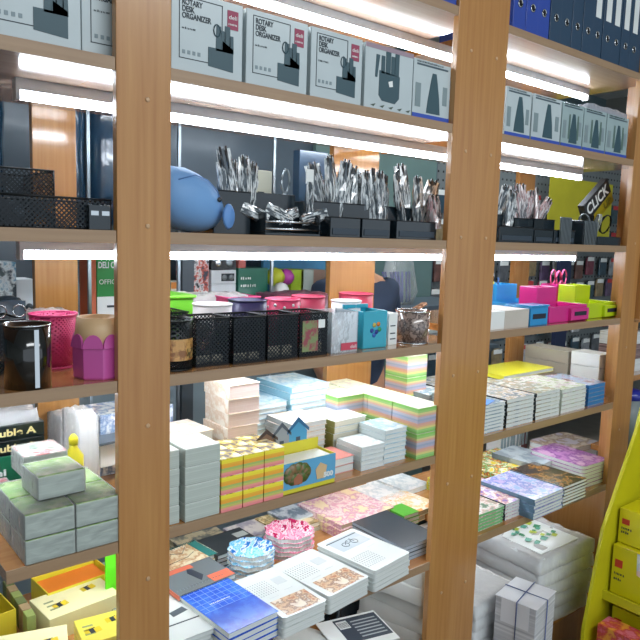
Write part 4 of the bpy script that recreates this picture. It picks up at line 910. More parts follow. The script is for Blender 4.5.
# ================================================================ left bay F: yellow boxes
t = thing('display_carton', (.44,1.445,zf), (0,0,0), 'yellow open carton with an orange inside at the front of the lower left shelf', 'carton')
YC = mat('carton_yellow','#e3d235',.4,coat=.3)
fl, fr = (0.476,1.546), (0.64,1.561)
(cx, cy), w_, a_ = frame_at(fl, fr); t.location = (cx, cy, zf); t.rotation_euler = (0,0,a_)
put('tray', open_box(w_,.10,.06,.003), YC, t, .001); put('orange_pad', M().box(-w_/2+.01,w_/2-.01,.012,.09,.004,.05), mat('pad_orange','#e8812a',.5), t)
CREAMB = mat('cream_yellow_card','#e9e6b0',.4,coat=.3)
def picture_box(fl, fr, d, h, z, m_, label, group=None):
    (cx, cy), w, a = frame_at(fl, fr); t = thing('picture_box', (cx,cy,z), (0,0,a), label, 'box', group)
    put('carton', M().box(-w/2,w/2,0,d,0,h), m_, t, .001)
    for s in ((-.25,.2),(.22,.45)):
        g = M()
        for q in range(3): x0 = w*s[0]-.014+.010*q; y0 = d*(s[1]+.12); g.flat([(x0,y0),(x0+.014,y0+.003),(x0+.012,y0+.022),(x0-.002,y0+.018)],h+.0003*q,h+.0003*(q+1),q%2)
        put('printed_tool_picture', g, [mat('ink_yellow','#d8c022',.4,var=0),INK], t)
    g = M()
    for q in range(3): g.box(-w*.4,-w*.4+.022,d*(.3+.16*q),d*(.3+.16*q)+.006,h,h+.0003)
    put('printed_lines', g, mat('green_grey_ink','#8a9a70',.5,var=0), t); return t
picture_box((0.447,1.443),(0.616,1.46),.11,.055,zf,CREAMB,'cream yellow flat box with two dark tool pictures on the lower left shelf')
t = picture_box((.30,1.31),(.43,1.27),.15,.05,zf,CREAMB,'cream box with a black and yellow slanted stripe at the bottom left corner')
put('slanted_stripe', M().flat([(-.01,.07),(.0,.1),(.05,.09),(.04,.06)],.0505,.0512).flat([(.0,.06),(.04,.06),(.03,.03),(-.01,.03)],.0505,.0512), INK, t)
picture_box((.445,1.21),(.54,1.205),.095,.045,zf,mat('pinkish_white_card','#e6d6cf',.4,coat=.3),'pinkish white box right of the slanted stripe box')
for k in range(3):
    picture_box((.475,1.315+.0*k),(.58,1.30),.10,.017,zf+.0175*k,mat('soft_yellow_pack','#e6dc5a',.3,coat=.6),'soft yellow pack against the left upright, %s'%ORD[2-k],'soft yellow packs')
t = thing('lime_board', (.655,1.50,zf), (0,0,.1), 'bright lime green board standing behind the left upright', 'board'); put('board', M().box(-.06,.05,0,.006,0,.14), mat('neon_green','#62e01a',.5), t, .001)
t = thing('yellow_tray', (.335,1.50,zf), (0,0,.1), 'open yellow cardboard tray at the left edge of the photo', 'tray'); put('tray', open_box(.12,.15,.07,.003), mat('dull_yellow','#c4b42c',.45), t, .001)
for k in range(6):
    t = thing('green_booklet', (.418,1.475+.033*k,zf), (0,0,0), 'upright greenish booklet edge left of the orange carton, %s from the front'%nth[k], 'booklet', 'upright booklets'); put('cover', M().box(-.010,.010,0,.03,0,.06), mat('booklet_%d'%(k%3),['#8fa05a','#a8906a','#6f7a4a'][k%3],.5), t, .001)
# ================================================================ SHELF G: packs on the bottom
zg = Z['G']
def white_pack(w, d, h, lab, grp, seed, printed=False):
    t = thing('wrapped_pack', (0,0,0), 0, lab, 'wrapped pack', grp)
    put('paper_block', M().box(-w/2+.006,w/2-.006,.006,d-.006,0,h-.004), page_mat('white_layers','#b9bfbf','#e4e8e8',260), t, .004)
    put('plastic_wrap', crumple(w,d,h,14,.004,seed), FILMC, t)
    if printed:
        g = M(); rr = random.Random(4)
        for q in range(26):
            x0, y0 = rr.uniform(-w*.25,w*.2), rr.uniform(d*.25,d*.8); s = rr.uniform(.015,.034)
            g.flat([(x0,y0),(x0+s,y0+s*.3),(x0+s*.7,y0+s),(x0-s*.2,y0+s*.6)],h+.001+.0002*q,h+.0012+.0002*q,q%3)
        put('printed_leaves', g, [mat('leaf_green','#2f8a5a',.4,var=0),mat('leaf_teal','#5aa890',.4,var=0),mat('leaf_lime','#b8c83a',.4,var=0)], t)
        put('white_sheet', M().box(-w*.34,w*.34,d*.12,d*.9,h-.003,h+.0008), WHITE, t)
    return t
a0 = (1.99,1.19); 
for k in range(5):
    o = white_pack(.34,.30,.050,'clear plastic wrapped pack in the big pile beside the yellow stand, %s'%ORD[4-k],'plastic wrapped packs by the yellow stand',40+k,k == 4)
    o.location = (2.15+R(-.01,.01),1.185+R(-.005,.005),zg+.051*k); o.rotation_euler = (0,0,-.06+R(-.05,.05))
for k in range(4):
    o = white_pack(.26,.24,.038,'greyish wrapped pack at the rear under the violet notebooks, %s'%ORD[3-k],'greyish wrapped packs at the rear',60+k); o.location = (2.40,1.46,zg+.039*k+.0); o.rotation_euler = (0,0,R(-.05,.05))
for k in range(5):
    o = white_pack(.26,.34,.040,'white wrapped pack right behind the wide centre upright, %s'%ORD[4-k],'white packs by the wide centre upright',70+k); o.location = (1.78+R(-.01,.01),1.20,zg+.041*k); o.rotation_euler = (0,0,.1+R(-.06,.06))
t = thing('tied_parcel', (1.80,1.05,.0), (0,0,.18), 'tall white parcel tied with blue string in front of the plastic packs', 'parcel')
put('paper_block', M().box(-.075,.075,0,.13,0,.515), page_mat('parcel_layers','#a8acb4','#d8dade',120), t, .002)
put('top_sheet', M().box(-.077,.077,-.002,.132,.515,.5165).box(-.0775,-.0765,.02,.11,.44,.5165), mat('paper_cap','#dfe3ea',.4,coat=.3), t)
put('blue_string', M().tube([(.0,-.004,0),(.0,-.004,.519),(.0,.134,.519)],.002,5).tube([(-.079,.06,0),(-.079,.06,.519),(.079,.07,.519)],.002,5), mat('string_blue','#5a6a9c',.5), t)
# middle bay G
def news(x, y, z, rz, lab, grp, seed):
    t = thing('newsprint_bundle', (x,y,z), (0,0,rz), lab, 'paper bundle', grp)
    put('paper_block', crumple(.30,.30,.05,12,.003,seed), mat('newsprint','#cfd3cf',.7), t)
    return t
for i, (x, y, n_) in enumerate(((.80,1.25,2),(1.18,1.22,3),(1.62,1.33,6))):
    for k in range(n_):
        o = news(x+R(-.01,.01),y,zg+.05*k,R(-.15,.15)+.2,'loose white paper bundle on the bottom shelf, %s pile, %s'%(nth[i],ORD[n_-1-k]),'white paper bundles on the bottom shelf',80+i*6+k)
        if n_ == 6: o.scale = (.6,.8,1)
t = thing('barcode_sheet', (1.30,1.30,zg+.158), (.0,0,-.25), 'white pack with a dark printed panel and barcode patch on the bottom shelf', 'sheet')
put('sheet', M().box(-.10,.10,0,.16,0,.004), WHITE, t); put('dark_panel', M().box(-.05,.095,.03,.15,.004,.0045), mat('panel_navy','#33404e',.4), t); put('barcode_patch', M().box(-.045,-.01,.10,.14,.0045,.005), WHITE, t)
g = M()
for j in range(8): g.box(-.042+.004*j,-.0405+.004*j,.104,.132,.005,.0053)
put('barcode', g, INK, t); g = M()
for j in range(6): g.box(.0,.085,.045+.016*j,.050+.016*j,.0045,.0048)
put('printed_lines', g, mat('pale_grey_ink','#c4cacb'), t)
t = thing('black_bag', (1.50,1.57,zg), (0,0,0), 'black bag with a curled handle at the rear of the bottom shelf', 'bag')
put('body', crumple(.19,.10,.22,10,.008,91), BLACK, t); put('handle', M().tube([(.05*math.cos(a),-.006,.17+.04*math.sin(a)) for a in [j*math.pi/8 for j in range(9)]],.004,6), BLACKW, t)
t = thing('dark_crate', (.96,1.50,zg), (0,0,0), 'dark slate crate at the rear of the bottom shelf in the middle bay', 'crate'); put('walls', open_box(.2,.15,.26,.004), mat('slate_plastic','#3c4c54',.4), t, .002)
t = thing('dark_crate', (1.80,1.54,zg), (0,0,0), 'black crate behind the wide centre upright on the bottom shelf', 'crate'); put('walls', open_box(.2,.15,.30,.004), mat('ink_plastic','#1f2a30',.4), t, .002)
t = thing('plywood_box', (1.225,1.55,zg), 0, 'plain wooden box at the rear of the bottom shelf', 'box'); put('walls', M().box(-.09,.09,0,.12,0,.24), WOODV, t, .002)
t = thing('plywood_box', (2.02,1.53,zg), 0, 'plain brown wooden box at the rear of the bottom shelf in the right bay', 'box'); put('walls', M().box(-.12,.12,0,.12,0,.28), WOODV, t, .002)
# ================================================================ right end: side panel, neighbour unit and yellow stand
u = thing('end_panel', (2.52,1.2,0), 0, 'brown laminate side return behind the right upright', 'panel')
put('return_board', M().box(-.022,-.0005,.0165,.085,.27,2.75), WOODV, u, .001)
put('lower_panel', M().box(-.045,-.0225,.02,.30,.271,.665), WOODV, u, .001)
u = thing('neighbour_shelf', (2.62,1.2,0), 0, 'shallow beech laminate shelf beyond the right upright with rolls and paper stacks', 'shelving unit')
put('upright', M().box(-.098,-.06,-.02,.09,1.33,2.08), WOODV, u, .001); put('upright', M().box(.86,.90,-.02,.15,0,2.75), WOODV, u, .001); put('upright', M().box(-.098,-.06,.0,.09,0,1.32), WOODV, u, .001)
for z in (1.33,1.10,.80,.5): put('shelf_board', M().box(-.06,.86,.02,.15,z-.022,z), WOODH, u)
t = thing('white_paper_stack', (2.70,1.26,1.10), 0, 'white paper pile just right of the right upright, lower one', 'paper stack', 'white paper piles beyond the right upright'); put('paper', M().box(-.12,.12,0,.1,0,.05), page_mat('white_layers','#b9bfbf','#e4e8e8'), t)
t = thing('dark_striped_stack', (2.70,1.26,1.151), 0, 'dark red striped book pile between the white piles right of the right upright', 'books'); put('books', M().box(-.12,.12,0,.1,0,.06), page_mat('maroon_layers','#3a2428','#a8908c',200), t)
t = thing('white_paper_stack', (2.70,1.26,1.212), 0, 'white paper pile just right of the right upright, upper one', 'paper stack', 'white paper piles beyond the right upright'); put('paper', M().box(-.12,.12,0,.1,0,.05), page_mat('white_layers','#b9bfbf','#e4e8e8'), t)
t = thing('bucket', (2.64,1.25,.80), 0, 'grey bucket filled with deep blue items right of the right upright', 'bucket')
put('wall', M().lathe([(.05,0),(.06,.2),(.056,.2),(.046,.005),(.0001,.005)],28), mat('bucket_grey','#7d888c',.4), t); put('blue_lid', M().lathe([(.058,.2),(.056,.225),(.03,.238),(.0,.24)],28), mat('deep_blue','#1c2a9c',.3,coat=.5), t)
for k in range(3):
    t = thing('tape_roll', (2.56,1.16+.0,.70-.0) , 0, 'white tape roll right of the right upright, %s of three'%('bottom one','middle one','top one')[k], 'tape roll', 'white tape rolls beyond the right upright')
    t.location = (2.575,1.18,.69+.047*k); put('roll', M().lathe([(.008,-.012),(.023,-.012),(.023,.012),(.008,.012),(.008,-.012)],24,T=Matrix.Rotation(math.pi/2-.3,4,'Y') @ Matrix.Rotation(.3,4,'X')), mat('roll_white','#e6e8e6',.4,coat=.4), t)
    put('core', M().lathe([(.008,-.0125),(.008,.0125)],16,T=Matrix.Rotation(math.pi/2-.3,4,'Y') @ Matrix.Rotation(.3,4,'X')), BLACK, t)
tag(put('hook_rail', M().tube([(2.575,1.18,.64),(2.575,1.18,.86)],.003,6), STEEL), 'thin metal hook rail holding the white tape rolls', 'rail')
# yellow floor stand facing the aisle (its open side looks to the left)
YS = mat('stand_yellow','#c9c41c',.4,coat=.3); YB = mat('product_yellow','#d6cc16',.35,coat=.4)
st = thing('display_stand', (2.05,1.05,0), (0,0,0), 'yellow cardboard floor stand with product boxes at the right edge of the photo', 'display stand')
# local frame: x into the stand, y towards the camera is negative
side = [(0.0,0),(0.0,.33),(.075,.657),(.25,.965),(.28,1.05),(.40,1.05),(.40,0)]
put('side_panel', M().prism(side,.0,.012), YS, st, .001)
put('side_panel', M().prism(side,-.60,-.588), YS, st, .001)
put('back_panel', M().box(.388,.40,-.588,.0,0,1.05), YS, st)
for z, x0 in ((.24,.0),(.425,.105)):
    put('shelf_tray', M().box(x0,.388,-.588,.0,z-.008,z), YS, st)
    put('tray_lip', M().box(x0-.004,x0,-.588,.0,z-.02,z+.012), YS, st)
def yellow_box(x, y, z, w, h, d, lab, pic, words=('Paper','Tape')):
    t = thing('yellow_product_box', (x,y,z), (0,0,-math.pi/2), lab, 'box', 'yellow product boxes in the stand')
    put('carton', M().box(-w/2,w/2,0,d,0,h), YB, t, .0012)
    tiny_print('lettering', .034, .009, INK, t, (-w*.44,-.0006,h*.40)); tiny_print('lettering', .028, .009, INK, t, (-w*.44,-.0006,h*.29))
    put('red_logo_patch', M().box(-w*.44,-w*.44+.026,-.0008,0,h*.56,h*.72), mat('logo_red','#c03a2c',.4,var=0), t)
    if pic:
        g = M(); g.prism([(w*.0,h*.55),(w*.5,h*.4),(w*.5,h*.98),(w*-.02,h*.98)],-.0008,0); put('printed_photo', g, print_mat('soft_photo',['#cfdcdc','#e8c4b8','#b8d0dc','#e4e6e0'],9,.35,.4), t)
        put('dark_corner_print', M().prism([(w*.28,h*.42),(w*.5,h*.36),(w*.5,h*.6)],-.0014,-.0008), INK, t)
    return t
yellow_box(2.18,.955,.427,.17,.17,.15,'yellow box with pale photo and red patch, upper tier of the yellow stand',True)
yellow_box(2.185,.775,.427,.17,.17,.15,'yellow box with pale photo on the upper tier, cut by the right photo edge',True)
yellow_box(2.205,.955,.60,.17,.12,.12,'small yellow box with black lettering at the top of the yellow stand',False)
yellow_box(2.24,.785,.60,.16,.12,.12,'small yellow box at the top of the yellow stand nearer to the camera',False)
yellow_box(2.19,.95,.242,.16,.135,.12,'yellow orange box at the rear of the lower tier of the yellow stand',False)
t = thing('pink_product_box', (2.075,.93,.242), (0,0,-math.pi/2), 'pink and red box on the lower tier of the yellow stand', 'box'); put('carton', M().box(-.09,.09,0,.075,0,.115), print_mat('pink_red_print',['#d85a78','#e07a8c','#c83a3c','#e8a03c'],10), t, .001)
t = thing('pink_product_box', (2.075,.74,.242), (0,0,-math.pi/2), 'dark brown and orange box nearer to the camera on the lower tier', 'box'); put('carton', M().box(-.09,.09,0,.075,0,.115), print_mat('brown_orange_print',['#3a2a24','#c8702c','#5a3a2c','#d89a3c'],12), t, .001)
# ================================================================ behind the shelves: shop beyond
yb = 2.42
tag(put('slate_partition', M().box(-.8,3.02,yb+.22,yb+.25,0,2.35), mat('partition_slate','#40505c',.35,coat=.3)), 'dark slate partition seen through the left and middle bays', 'partition')
tag(put('green_grey_partition', M().box(2.10,2.98,yb+.19,yb+.215,0,2.35), mat('partition_green','#5f7a78',.5)), 'plain green grey panel seen right of the middle rear upright', 'partition')
u = thing('rear_counter', (1.1,yb-.12,0), 0, 'rear display counter with boxed electronics seen between the cups and the pen shelf', 'counter')
put('worktop', M().box(-1.6,.85,-.02,.32,1.22,1.25), WOODH, u); put('front', M().box(-1.6,.85,0,.3,0,1.22), mat('counter_front','#6f7f86',.5), u)
zc2 = 1.25
def bg(x0, x1, z0, z1, m_, lab, y=yb-.1, d=.1, extra=None, cat='box', nm='product_box', grp='boxed products on the rear counter'):
    t = thing(nm, ((x0+x1)/2,y,z0), 0, lab, cat, grp); w = x1-x0; h = z1-z0
    put('carton', M().box(-w/2,w/2,0,d,0,h), m_, t, .002)
    if extra: extra(t, w, h)
    return t
def lenses(t, w, h):
    for s in (-1,1): put('printed_lens', M().lathe([(w*.14,0),(w*.14,.001),(w*.07,.002),(0,.002)],20,T=Matrix.Translation((s*w*.22,0,h*.5)) @ Matrix.Rotation(math.pi/2,4,'X')), STEEL if s > 0 else CHROME, t)
def lenses_dark(t, w, h):
    put('printed_camera', M().box(-w*.1,w*.42,-.001,0,h*.2,h*.75), INK, t)
    for s in (.0,.28): put('printed_lens', M().lathe([(w*.1,0),(w*.1,.0015)],20,T=Matrix.Translation((w*(.02+s),-.001,h*.47)) @ Matrix.Rotation(math.pi/2,4,'X')), STEEL, t)
def greentext(t, w, h):
    tiny_print('lettering',w*.35,.012,WHITE,t,(-w*.42,-.001,h*.78)); tiny_print('lettering',w*.5,.012,WHITE,t,(-w*.42,-.001,h*.64)); put('printed_ring', M().lathe([(.03,0),(.03,.001),(.018,.001)],20,T=Matrix.Translation((0,0,h*.28)) @ Matrix.Rotation(math.pi/2,4,'X')), mat('pale_green_ink','#9fc4ae',.5), t)
GRN = mat('box_green','#1f6a55',.4,coat=.2); SKYB = mat('poster_sky','#4f9ac8',.4)
P0 = (1.185,1.346); P1 = (1.252,1.413); bg(P0[0],P1[0],zc2,P1[1],mat('box_cream','#e0dcc8',.5),'cream box with an orange top band on the rear counter',extra=lambda t,w,h: put('orange_band', M().box(-w/2,w/2,-.001,0,h*.85,h), mat('band_orange','#d88a3c',.5), t))
P0 = (1.257,1.343); P1 = (1.347,1.508); bg(P0[0],P1[0],zc2,P1[1],print_mat('dark_red_white',['#2a3038','#3a4450','#c8503c','#dfe0e0','#20262c'],14),'dark box printed with red and white patches on the rear counter')
P0 = (1.358,1.34); P1 = (1.472,1.401); PZ = (1.471,1.457); PY = (1.47,1.513)
bg(P0[0],P1[0],zc2,P1[1],mat('box_white','#d9e0e4',.5),'lower white camera box on the rear counter',extra=lenses_dark); bg(P0[0],P1[0],P1[1]+.001,PZ[1],mat('box_white','#d9e0e4'),'upper white camera box on the rear counter',extra=lenses_dark)
bg(P0[0],P1[0],PZ[1]+.001,PY[1],mat('box_black','#1c2228',.4),'black box with two silver lenses on the camera boxes',extra=lenses)
P0 = (1.483,1.335); P1 = (1.628,1.464); bg(P0[0],P1[0],zc2,P1[1],GRN,'dark green lettered box on the rear counter',extra=greentext)
PY = (1.518,1.509); bg(P0[0],PY[0],P1[1]+.001,PY[1],mat('box_redwhite','#c86a60',.5),'small red and white box on the green box')
P0 = (1.729,1.314); P1 = (2.088,1.52); bg(P0[0],P1[0],zc2,P1[1],SKYB,'wide sky blue poster board at the back of the rear counter',y=2.50,d=.02,cat='poster',nm='poster_board',grp=None)
def ball(px, py, r, c, lab, nm='round_gadget'):
    t = thing(nm, (px,2.33,py), 0, lab, 'gadget', 'round gadgets on the rear counter'); put('body', M().lathe([(0,-r),(r*.6,-r*.8),(r*.95,-r*.3),(r,0),(r*.95,r*.3),(r*.6,r*.8),(0,r)],20), mat('gadget_'+c,c,.4), t); put('stand', M().lathe([(r*.4,zc2-py),(r*.25,-r*.8)],12), WHITE, t); return t
for (a, b_, r, c, lab) in ((275,277,.042,'#b8c030','olive yellow round gadget on the rear counter'),(285.5,277,.038,'#b848a8','purple round gadget on the rear counter'),(278,290,.036,'#d8dcdc','white round robot gadget on the rear counter')):
    pass
Q = (1.672,1.425); ball(Q[0],Q[1],.042,'#b8c030','olive yellow round gadget on the rear counter')
Q = (1.729,1.424); ball(Q[0],Q[1],.036,'#b848a8','purple round gadget on the rear counter')
Q = (1.653,1.375); o = ball(Q[0],Q[1],.034,'#dfe3e3','white round robot gadget on the rear counter'); o.location.y = 2.26
for i, (a, c) in enumerate((((1.784,1.406),'#a8c832'),((1.839,1.405),'#c8d8d0'),((1.907,1.404),'#c4a896'))):
    bg(a[0]-.035,a[0]+.035,zc2,a[1]+.05,mat('clutter_%d'%i,c,.5),('lime green','pale grey green','beige')[i]+' small box at the right end of the rear counter')
# left bay behind C/D
P0 = (0.901,1.356); P1 = (0.989,1.51)
def deli(t, w, h):
    put('white_base', M().box(-w/2,w/2,-.001,0,0,h*.45), WHITE, t); text('lettering','DELI CO',.03,WHITE,t,(-w*.45,-.001,h*.84),width=w*.85,bold=.0008); text('lettering','OFFICE',.024,WHITE,t,(-w*.42,-.001,h*.62),width=w*.8)
    put('printed_mark', M().box(-w*.1,w*.3,-.0016,-.001,h*.3,h*.33), INK, t)
bg(P0[0],P1[0],zc2,P1[1],mat('box_deli_green','#2f9a4a',.4),'green and white box lettered DELI CO OFFICE seen left of the left upright',extra=deli)
P0 = (0.876,1.357); P1 = (0.899,1.506); bg(P0[0],P1[0],zc2,P1[1],mat('box_orange','#c8643c',.5),'narrow orange box beside the green DELI CO OFFICE box')
P0 = (0.635,1.34); P1 = (0.69,1.433); bg(P0[0],P1[0],zc2-.0,P1[1],mat('box_white','#d9e0e4'),'white box with a small dark mark left of the left rear upright',extra=lambda t,w,h: put('printed_mark', M().lathe([(.012,0),(.012,.001)],14,T=Matrix.Translation((w*.2,0,h*.5)) @ Matrix.Rotation(math.pi/2,4,'X')), INK, t))
P0 = (0.553,1.343); P1 = (0.635,1.489); bg(P0[0],P1[0],zc2,P1[1],print_mat('teal_dark_clutter',['#20303c','#4a8aa8','#dfe6e8','#2a3844'],10),'teal and dark product box at the left edge behind the black pen cups')
# dark plastic wrapped rolls behind the top left
WR = mat('dark_blue_wrap','#24425a',.12,coat=1,bump=1,bscale=18)
for i, (xx, z0, z1) in enumerate(((.17,1.615,2.05),(.30,1.615,1.98),(.66,1.615,2.06),(.80,1.615,2.06),(.45,1.615,2.04),(.93,1.615,1.97))):
    t = thing('wrapped_roll', (xx,1.95+.05*(i%2),z0), 0, 'tall dark blue plastic wrapped roll behind the left bay, %s from the left'%nth[[0,1,3,4,2,5][i]], 'roll', 'tall wrapped rolls'); put('wrap', M().lathe([(.055,0),(.062,.08),(.058,.2),(.063,.28),(.056,z1-z0)],14), WR, t)
    put('core', M().lathe([(.02,z1-z0),(.02,z1-z0+.02)],14), STEEL, t)
t = thing('rear_bench', (.5,1.95,0), 0, 'tall dark bench under the wrapped rolls behind the left bay', 'bench'); put('bench_top', M().box(-.6,.55,-.1,.2,1.585,1.614), mat('bench_dark','#39434a',.5), t); 
for s in (-.55,.53): put('leg', M().box(s-.02,s+.02,-.05,-.01,0,1.585), mat('bench_dark','#39434a'), t)
# small dark bottles behind whale
for i in range(6):
    Q = (1.34+.075*i, 2.28, 1.62); t = thing('ink_bottle', Q, 0, 'small dark bottle on the high rear shelf, %s from the left'%nth[i], 'bottle', 'dark bottles on the high rear shelf'); put('body', M().lathe([(.024,0),(.024,.07),(.01,.085),(.01,.1)],16), DARK, t); put('cap', M().lathe([(.012,.1),(.012,.12)],12), STEEL if i%2 else BLACK, t)
tag(put('high_rear_shelf', M().box(1.2,2.05,2.22,2.6,1.60,1.62), mat('shelf_slate','#4a5862',.4)), 'slate grey shelf board behind the whale case', 'shelf')
# bag of blue pens
t = thing('bag_of_pens', (2.42,2.33,1.28), (0,0,0), 'clear bag of blue pens seen above the brown patterned cup', 'bag')
put('plastic_bag', M().lathe([(.10,0),(.13,.06),(.09,.22),(.05,.34)],12,sy=.4), film_mat('bag_film','#cdd6d6',.25,.2,.6), t)
for i in range(9):
    p = M().tube([(-.07+.017*i,R(-.02,.02),.01),(-.09+.02*i+R(-.02,.02),R(-.02,.02),.16)], .006, 6); put('pen', p, mat('pen_violet','#3c3f9c',.3), t)
tag(put('pen_bag_table', M().box(2.02,2.95,2.2,2.58,1.25,1.28), mat('shelf_slate','#4a5862')), 'slate table board under the bag of blue pens', 'table')
# ---- pegboard wall behind the right bay
pb = thing('pegboard', (3.9,2.72,0), 0, 'grey pegboard wall with hanging goods behind the right bay', 'pegboard')
put('panel', M().box(-.85,1.9,0,.02,.4,2.5), mat('pegboard_grey','#6d7577',.6), pb)
g = M()
for i in range(60):
    for j in range(34): x0 = -.83+i*.045; z0 = .6+j*.05; g.box(x0,x0+.012,-.001,0,z0,z0+.012)
put('hole_pattern', g, mat('hole_black','#05070a'), pb)['kind'] = 'stuff'
cols = ['#7a3a4c','#2f4a5a','#8a9096','#5a5f66','#34505a','#8a7a5c','#5a4a66','#b8bcc0','#3a3f48','#6a4a44']
k = 0
for j, zz in enumerate((1.92,1.72,1.50,1.33,1.10,.90)):
    for i in range(14):
        k += 1; xx = 3.12+.16*i+R(-.02,.02)
        t = thing('hanging_packet', (xx,2.70,zz+R(-.02,.02)), 0, '%s packet hanging on the pegboard, %s row from the top, %s from the left' % (['wine red','slate blue','pale grey','dark grey','teal','khaki','plum','white','charcoal','brown'][k%10], nth[j], nth[i] if i < 13 else 'last'), 'packet', 'packets hanging on the pegboard')
        put('packet', M().prism([(-.05,-.14),(.05,-.14),(.052,-.02),(.02,0),(-.02,0),(-.052,-.02)],-.02,-.004), mat('packet_%d'%(k%10),cols[k%10],.3,coat=.6,var=.3,vscale=30), t, .004)
        put('header_card', M().box(-.045,.045,-.022,-.0202,-.035,-.005), WHITE if k%7 else mat('card_red','#b83a3c',.5), t); put('hook', M().tube([(0,.018,-.004),(0,-.05,-.004)],.002,5), STEEL, t)
tag(put('yellow_board', M().box(4.12,4.95,2.60,2.61,1.60,2.05), mat('board_yellow','#b5b02c',.5)), 'dull yellow board behind the CLICK box', 'board')
tag(put('navy_curtain', M().box(4.28,4.42,2.58,2.61,.5,1.58), mat('navy_cloth','#1f2c4c',.7)), 'narrow navy panel left of the right upright', 'panel')
for i in range(3):
    t = thing('red_green_toy', (3.02+.10*i-.9*0,2.5,1.0+.02*i), 0, 'small red and green item seen right of the wide centre upright, %s from the left'%nth[i], 'toy', 'red and green items'); put('body', M().lathe([(0,0),(.04,.01),(.05,.05),(.03,.1),(0,.11)],16), [mat('toy_green','#3f9a3c',.4),mat('toy_red','#a83a34',.4),mat('toy_dark','#2f3a3c',.4)][i], t)
tag(put('toy_ledge', M().box(2.9,3.4,2.42,2.6,.97,.99), mat('shelf_slate','#4a5862')), 'slate ledge under the red and green items', 'ledge')
# ================================================================ person behind the rear upright
def skin(name, J, E, mt, parent, root=0, sub=2):
    me = bpy.data.meshes.new(name); me.from_pydata([j[:3] for j in J], E, []); o = bpy.data.objects.new(name, me); C.objects.link(o); o.parent = parent
    me.materials.append(mt); s = o.modifiers.new('skin','SKIN')
    for i, j in enumerate(J):
        v = me.skin_vertices[0].data[i]; r = j[3]; v.radius = r if isinstance(r, tuple) else (r,r); v.use_root = (i == root)
    s.use_smooth_shade = True; q = o.modifiers.new('sub','SUBSURF'); q.levels = sub; q.render_levels = sub
    return o
SKINM = mat('skin','#b98a6c',.5); SHIRT = mat('navy_shirt','#1f3048',.75); TROU = mat('dark_trousers','#23262c',.8); HAIRM = mat('hair_black','#14110f',.6)
pe = thing('person', (1.95,2.12,0), (0,0,.1), 'person in a navy t-shirt standing behind the middle rear upright, one hand raised', 'person')
body_j = [(0,0,.95,(.15,.11)),(0,0,1.12,(.145,.10)),(0,-.01,1.28,(.165,.105)),(0,0,1.38,(.14,.09)),(0,0,1.455,.052),(0,-.01,1.52,.045),
  (-.17,0,1.375,.062),(-.235,.0,1.14,.046),(-.19,-.10,.93,.036),
  (.17,0,1.375,.062),(.235,-.01,1.15,.046),(.165,-.17,1.27,.034),
  (-.09,0,.86,.085),(-.10,0,.50,.06),(-.10,.02,.09,.042),(-.11,-.12,.035,.038),(.09,0,.86,.085),(.10,0,.50,.06),(.10,.02,.09,.042),(.11,-.12,.035,.038)]
body_e = [(0,1),(1,2),(2,3),(3,4),(4,5),(3,6),(6,7),(7,8),(3,9),(9,10),(10,11),(0,12),(12,13),(13,14),(14,15),(0,16),(16,17),(17,18),(18,19)]
body = skin('body', body_j, body_e, SKINM, pe)
# head: one shaped surface joined to the neck
hd = M(); hd.lathe([(.0,1.50),(.035,1.505),(.052,1.525),(.064,1.56),(.072,1.60),(.076,1.64),(.074,1.68),(.062,1.715),(.038,1.738),(0,1.745)],24,sx=.98,sy=1.18,T=Matrix.Translation((0,-.012,0)))
head = put('head', hd, SKINM, pe)
f = M(); f.prism([(-.012,1.585),(.012,1.585),(.006,1.635),(-.006,1.635)],-.118,-.09); put('nose', f, SKINM, head, .004)
put('mouth', M().box(-.022,.022,-.098,-.088,1.556,1.564), mat('lips','#8a4a44',.5), head, .002)
for s in (-1,1):
    put('eye', M().lathe([(0,-.009),(.008,-.004),(.009,0),(.008,.004),(0,.009)],12,T=Matrix.Translation((s*.028,-.094,1.632))), mat('eye_dark','#1c1614',.2), head)
    put('ear', M().lathe([(0,-.026),(.01,-.014),(.013,0),(.010,.016),(0,.024)],12,T=Matrix.Translation((s*.076,-.005,1.62))), SKINM, head)
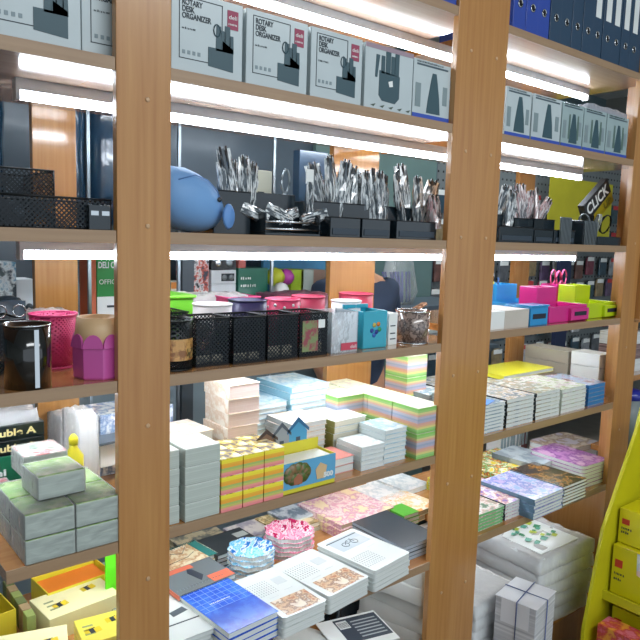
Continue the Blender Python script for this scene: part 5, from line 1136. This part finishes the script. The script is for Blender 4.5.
hr = M(); hr.lathe([(.082,1.655),(.082,1.69),(.068,1.73),(.04,1.755),(0,1.762)],24,sx=.98,sy=1.18,T=Matrix.Translation((0,-.006,0))); hr.lathe([(.055,1.56),(.079,1.60),(.081,1.66)],24,T=Matrix.Translation((0,.014,0)),sx=.97); put('hair', hr, HAIRM, pe)
sh_j = [(0,0,.92,(.165,.125)),(0,0,1.12,(.16,.115)),(0,-.01,1.28,(.18,.12)),(0,0,1.385,(.15,.10)),(-.18,0,1.375,.075),(-.22,0,1.22,.064),(.18,0,1.375,.075),(.222,0,1.23,.064),(0,0,1.43,.06)]
skin('t_shirt', sh_j, [(0,1),(1,2),(2,3),(3,4),(4,5),(3,6),(6,7),(3,8)], SHIRT, pe)
skin('trousers', [(0,0,.93,(.16,.12)),(-.09,0,.84,.1),(-.10,0,.5,.075),(-.10,.02,.12,.06),(.09,0,.84,.1),(.10,0,.5,.075),(.10,.02,.12,.06)], [(0,1),(1,2),(2,3),(0,4),(4,5),(5,6)], TROU, pe)
for s in (-1,1): put('shoe', M().lathe([(0,0),(.05,.0),(.055,.03),(.04,.07),(0,.08)],16,sy=2.0,T=Matrix.Translation((s*.105,-.05,0))), BLACK, pe)
# hands: palm and fingers as one skinned surface, rooted in the wrist of the body
def hand(o, dx, dy, dz, s):
    base = Vector(o); d = Vector((dx,dy,dz)).normalized(); side = d.cross(Vector((0,1,.3))).normalized()*s; nrm = d.cross(side)
    J = [tuple(base)+(.024,), tuple(base+d*.045)+((.026),)]; E = [(0,1)]
    for k, (off, L) in enumerate(((-.026,.06),(-.009,.07),(.009,.066),(.026,.052))):
        p0 = base+d*.06+side*off; i = len(J); J += [tuple(p0)+(.0095,), tuple(p0+d*L*.5+nrm*.008)+(.0085,), tuple(p0+d*L*.85+nrm*.026)+(.0075,)]; E += [(1,i),(i,i+1),(i+1,i+2)]
    i = len(J); p0 = base+d*.02-side*.028; J += [tuple(p0)+(.011,), tuple(p0+d*.028-side*.018)+(.0095,), tuple(p0+d*.05-side*.02+nrm*.01)+(.0085,)]; E += [(0,i),(i,i+1),(i+1,i+2)]
    skin('hand', J, E, SKINM, pe, 0, 2)
hand((.165,-.17,1.27), -.25,-.35,.35, 1); hand((-.19,-.10,.93), .1,-.3,-.9, -1)
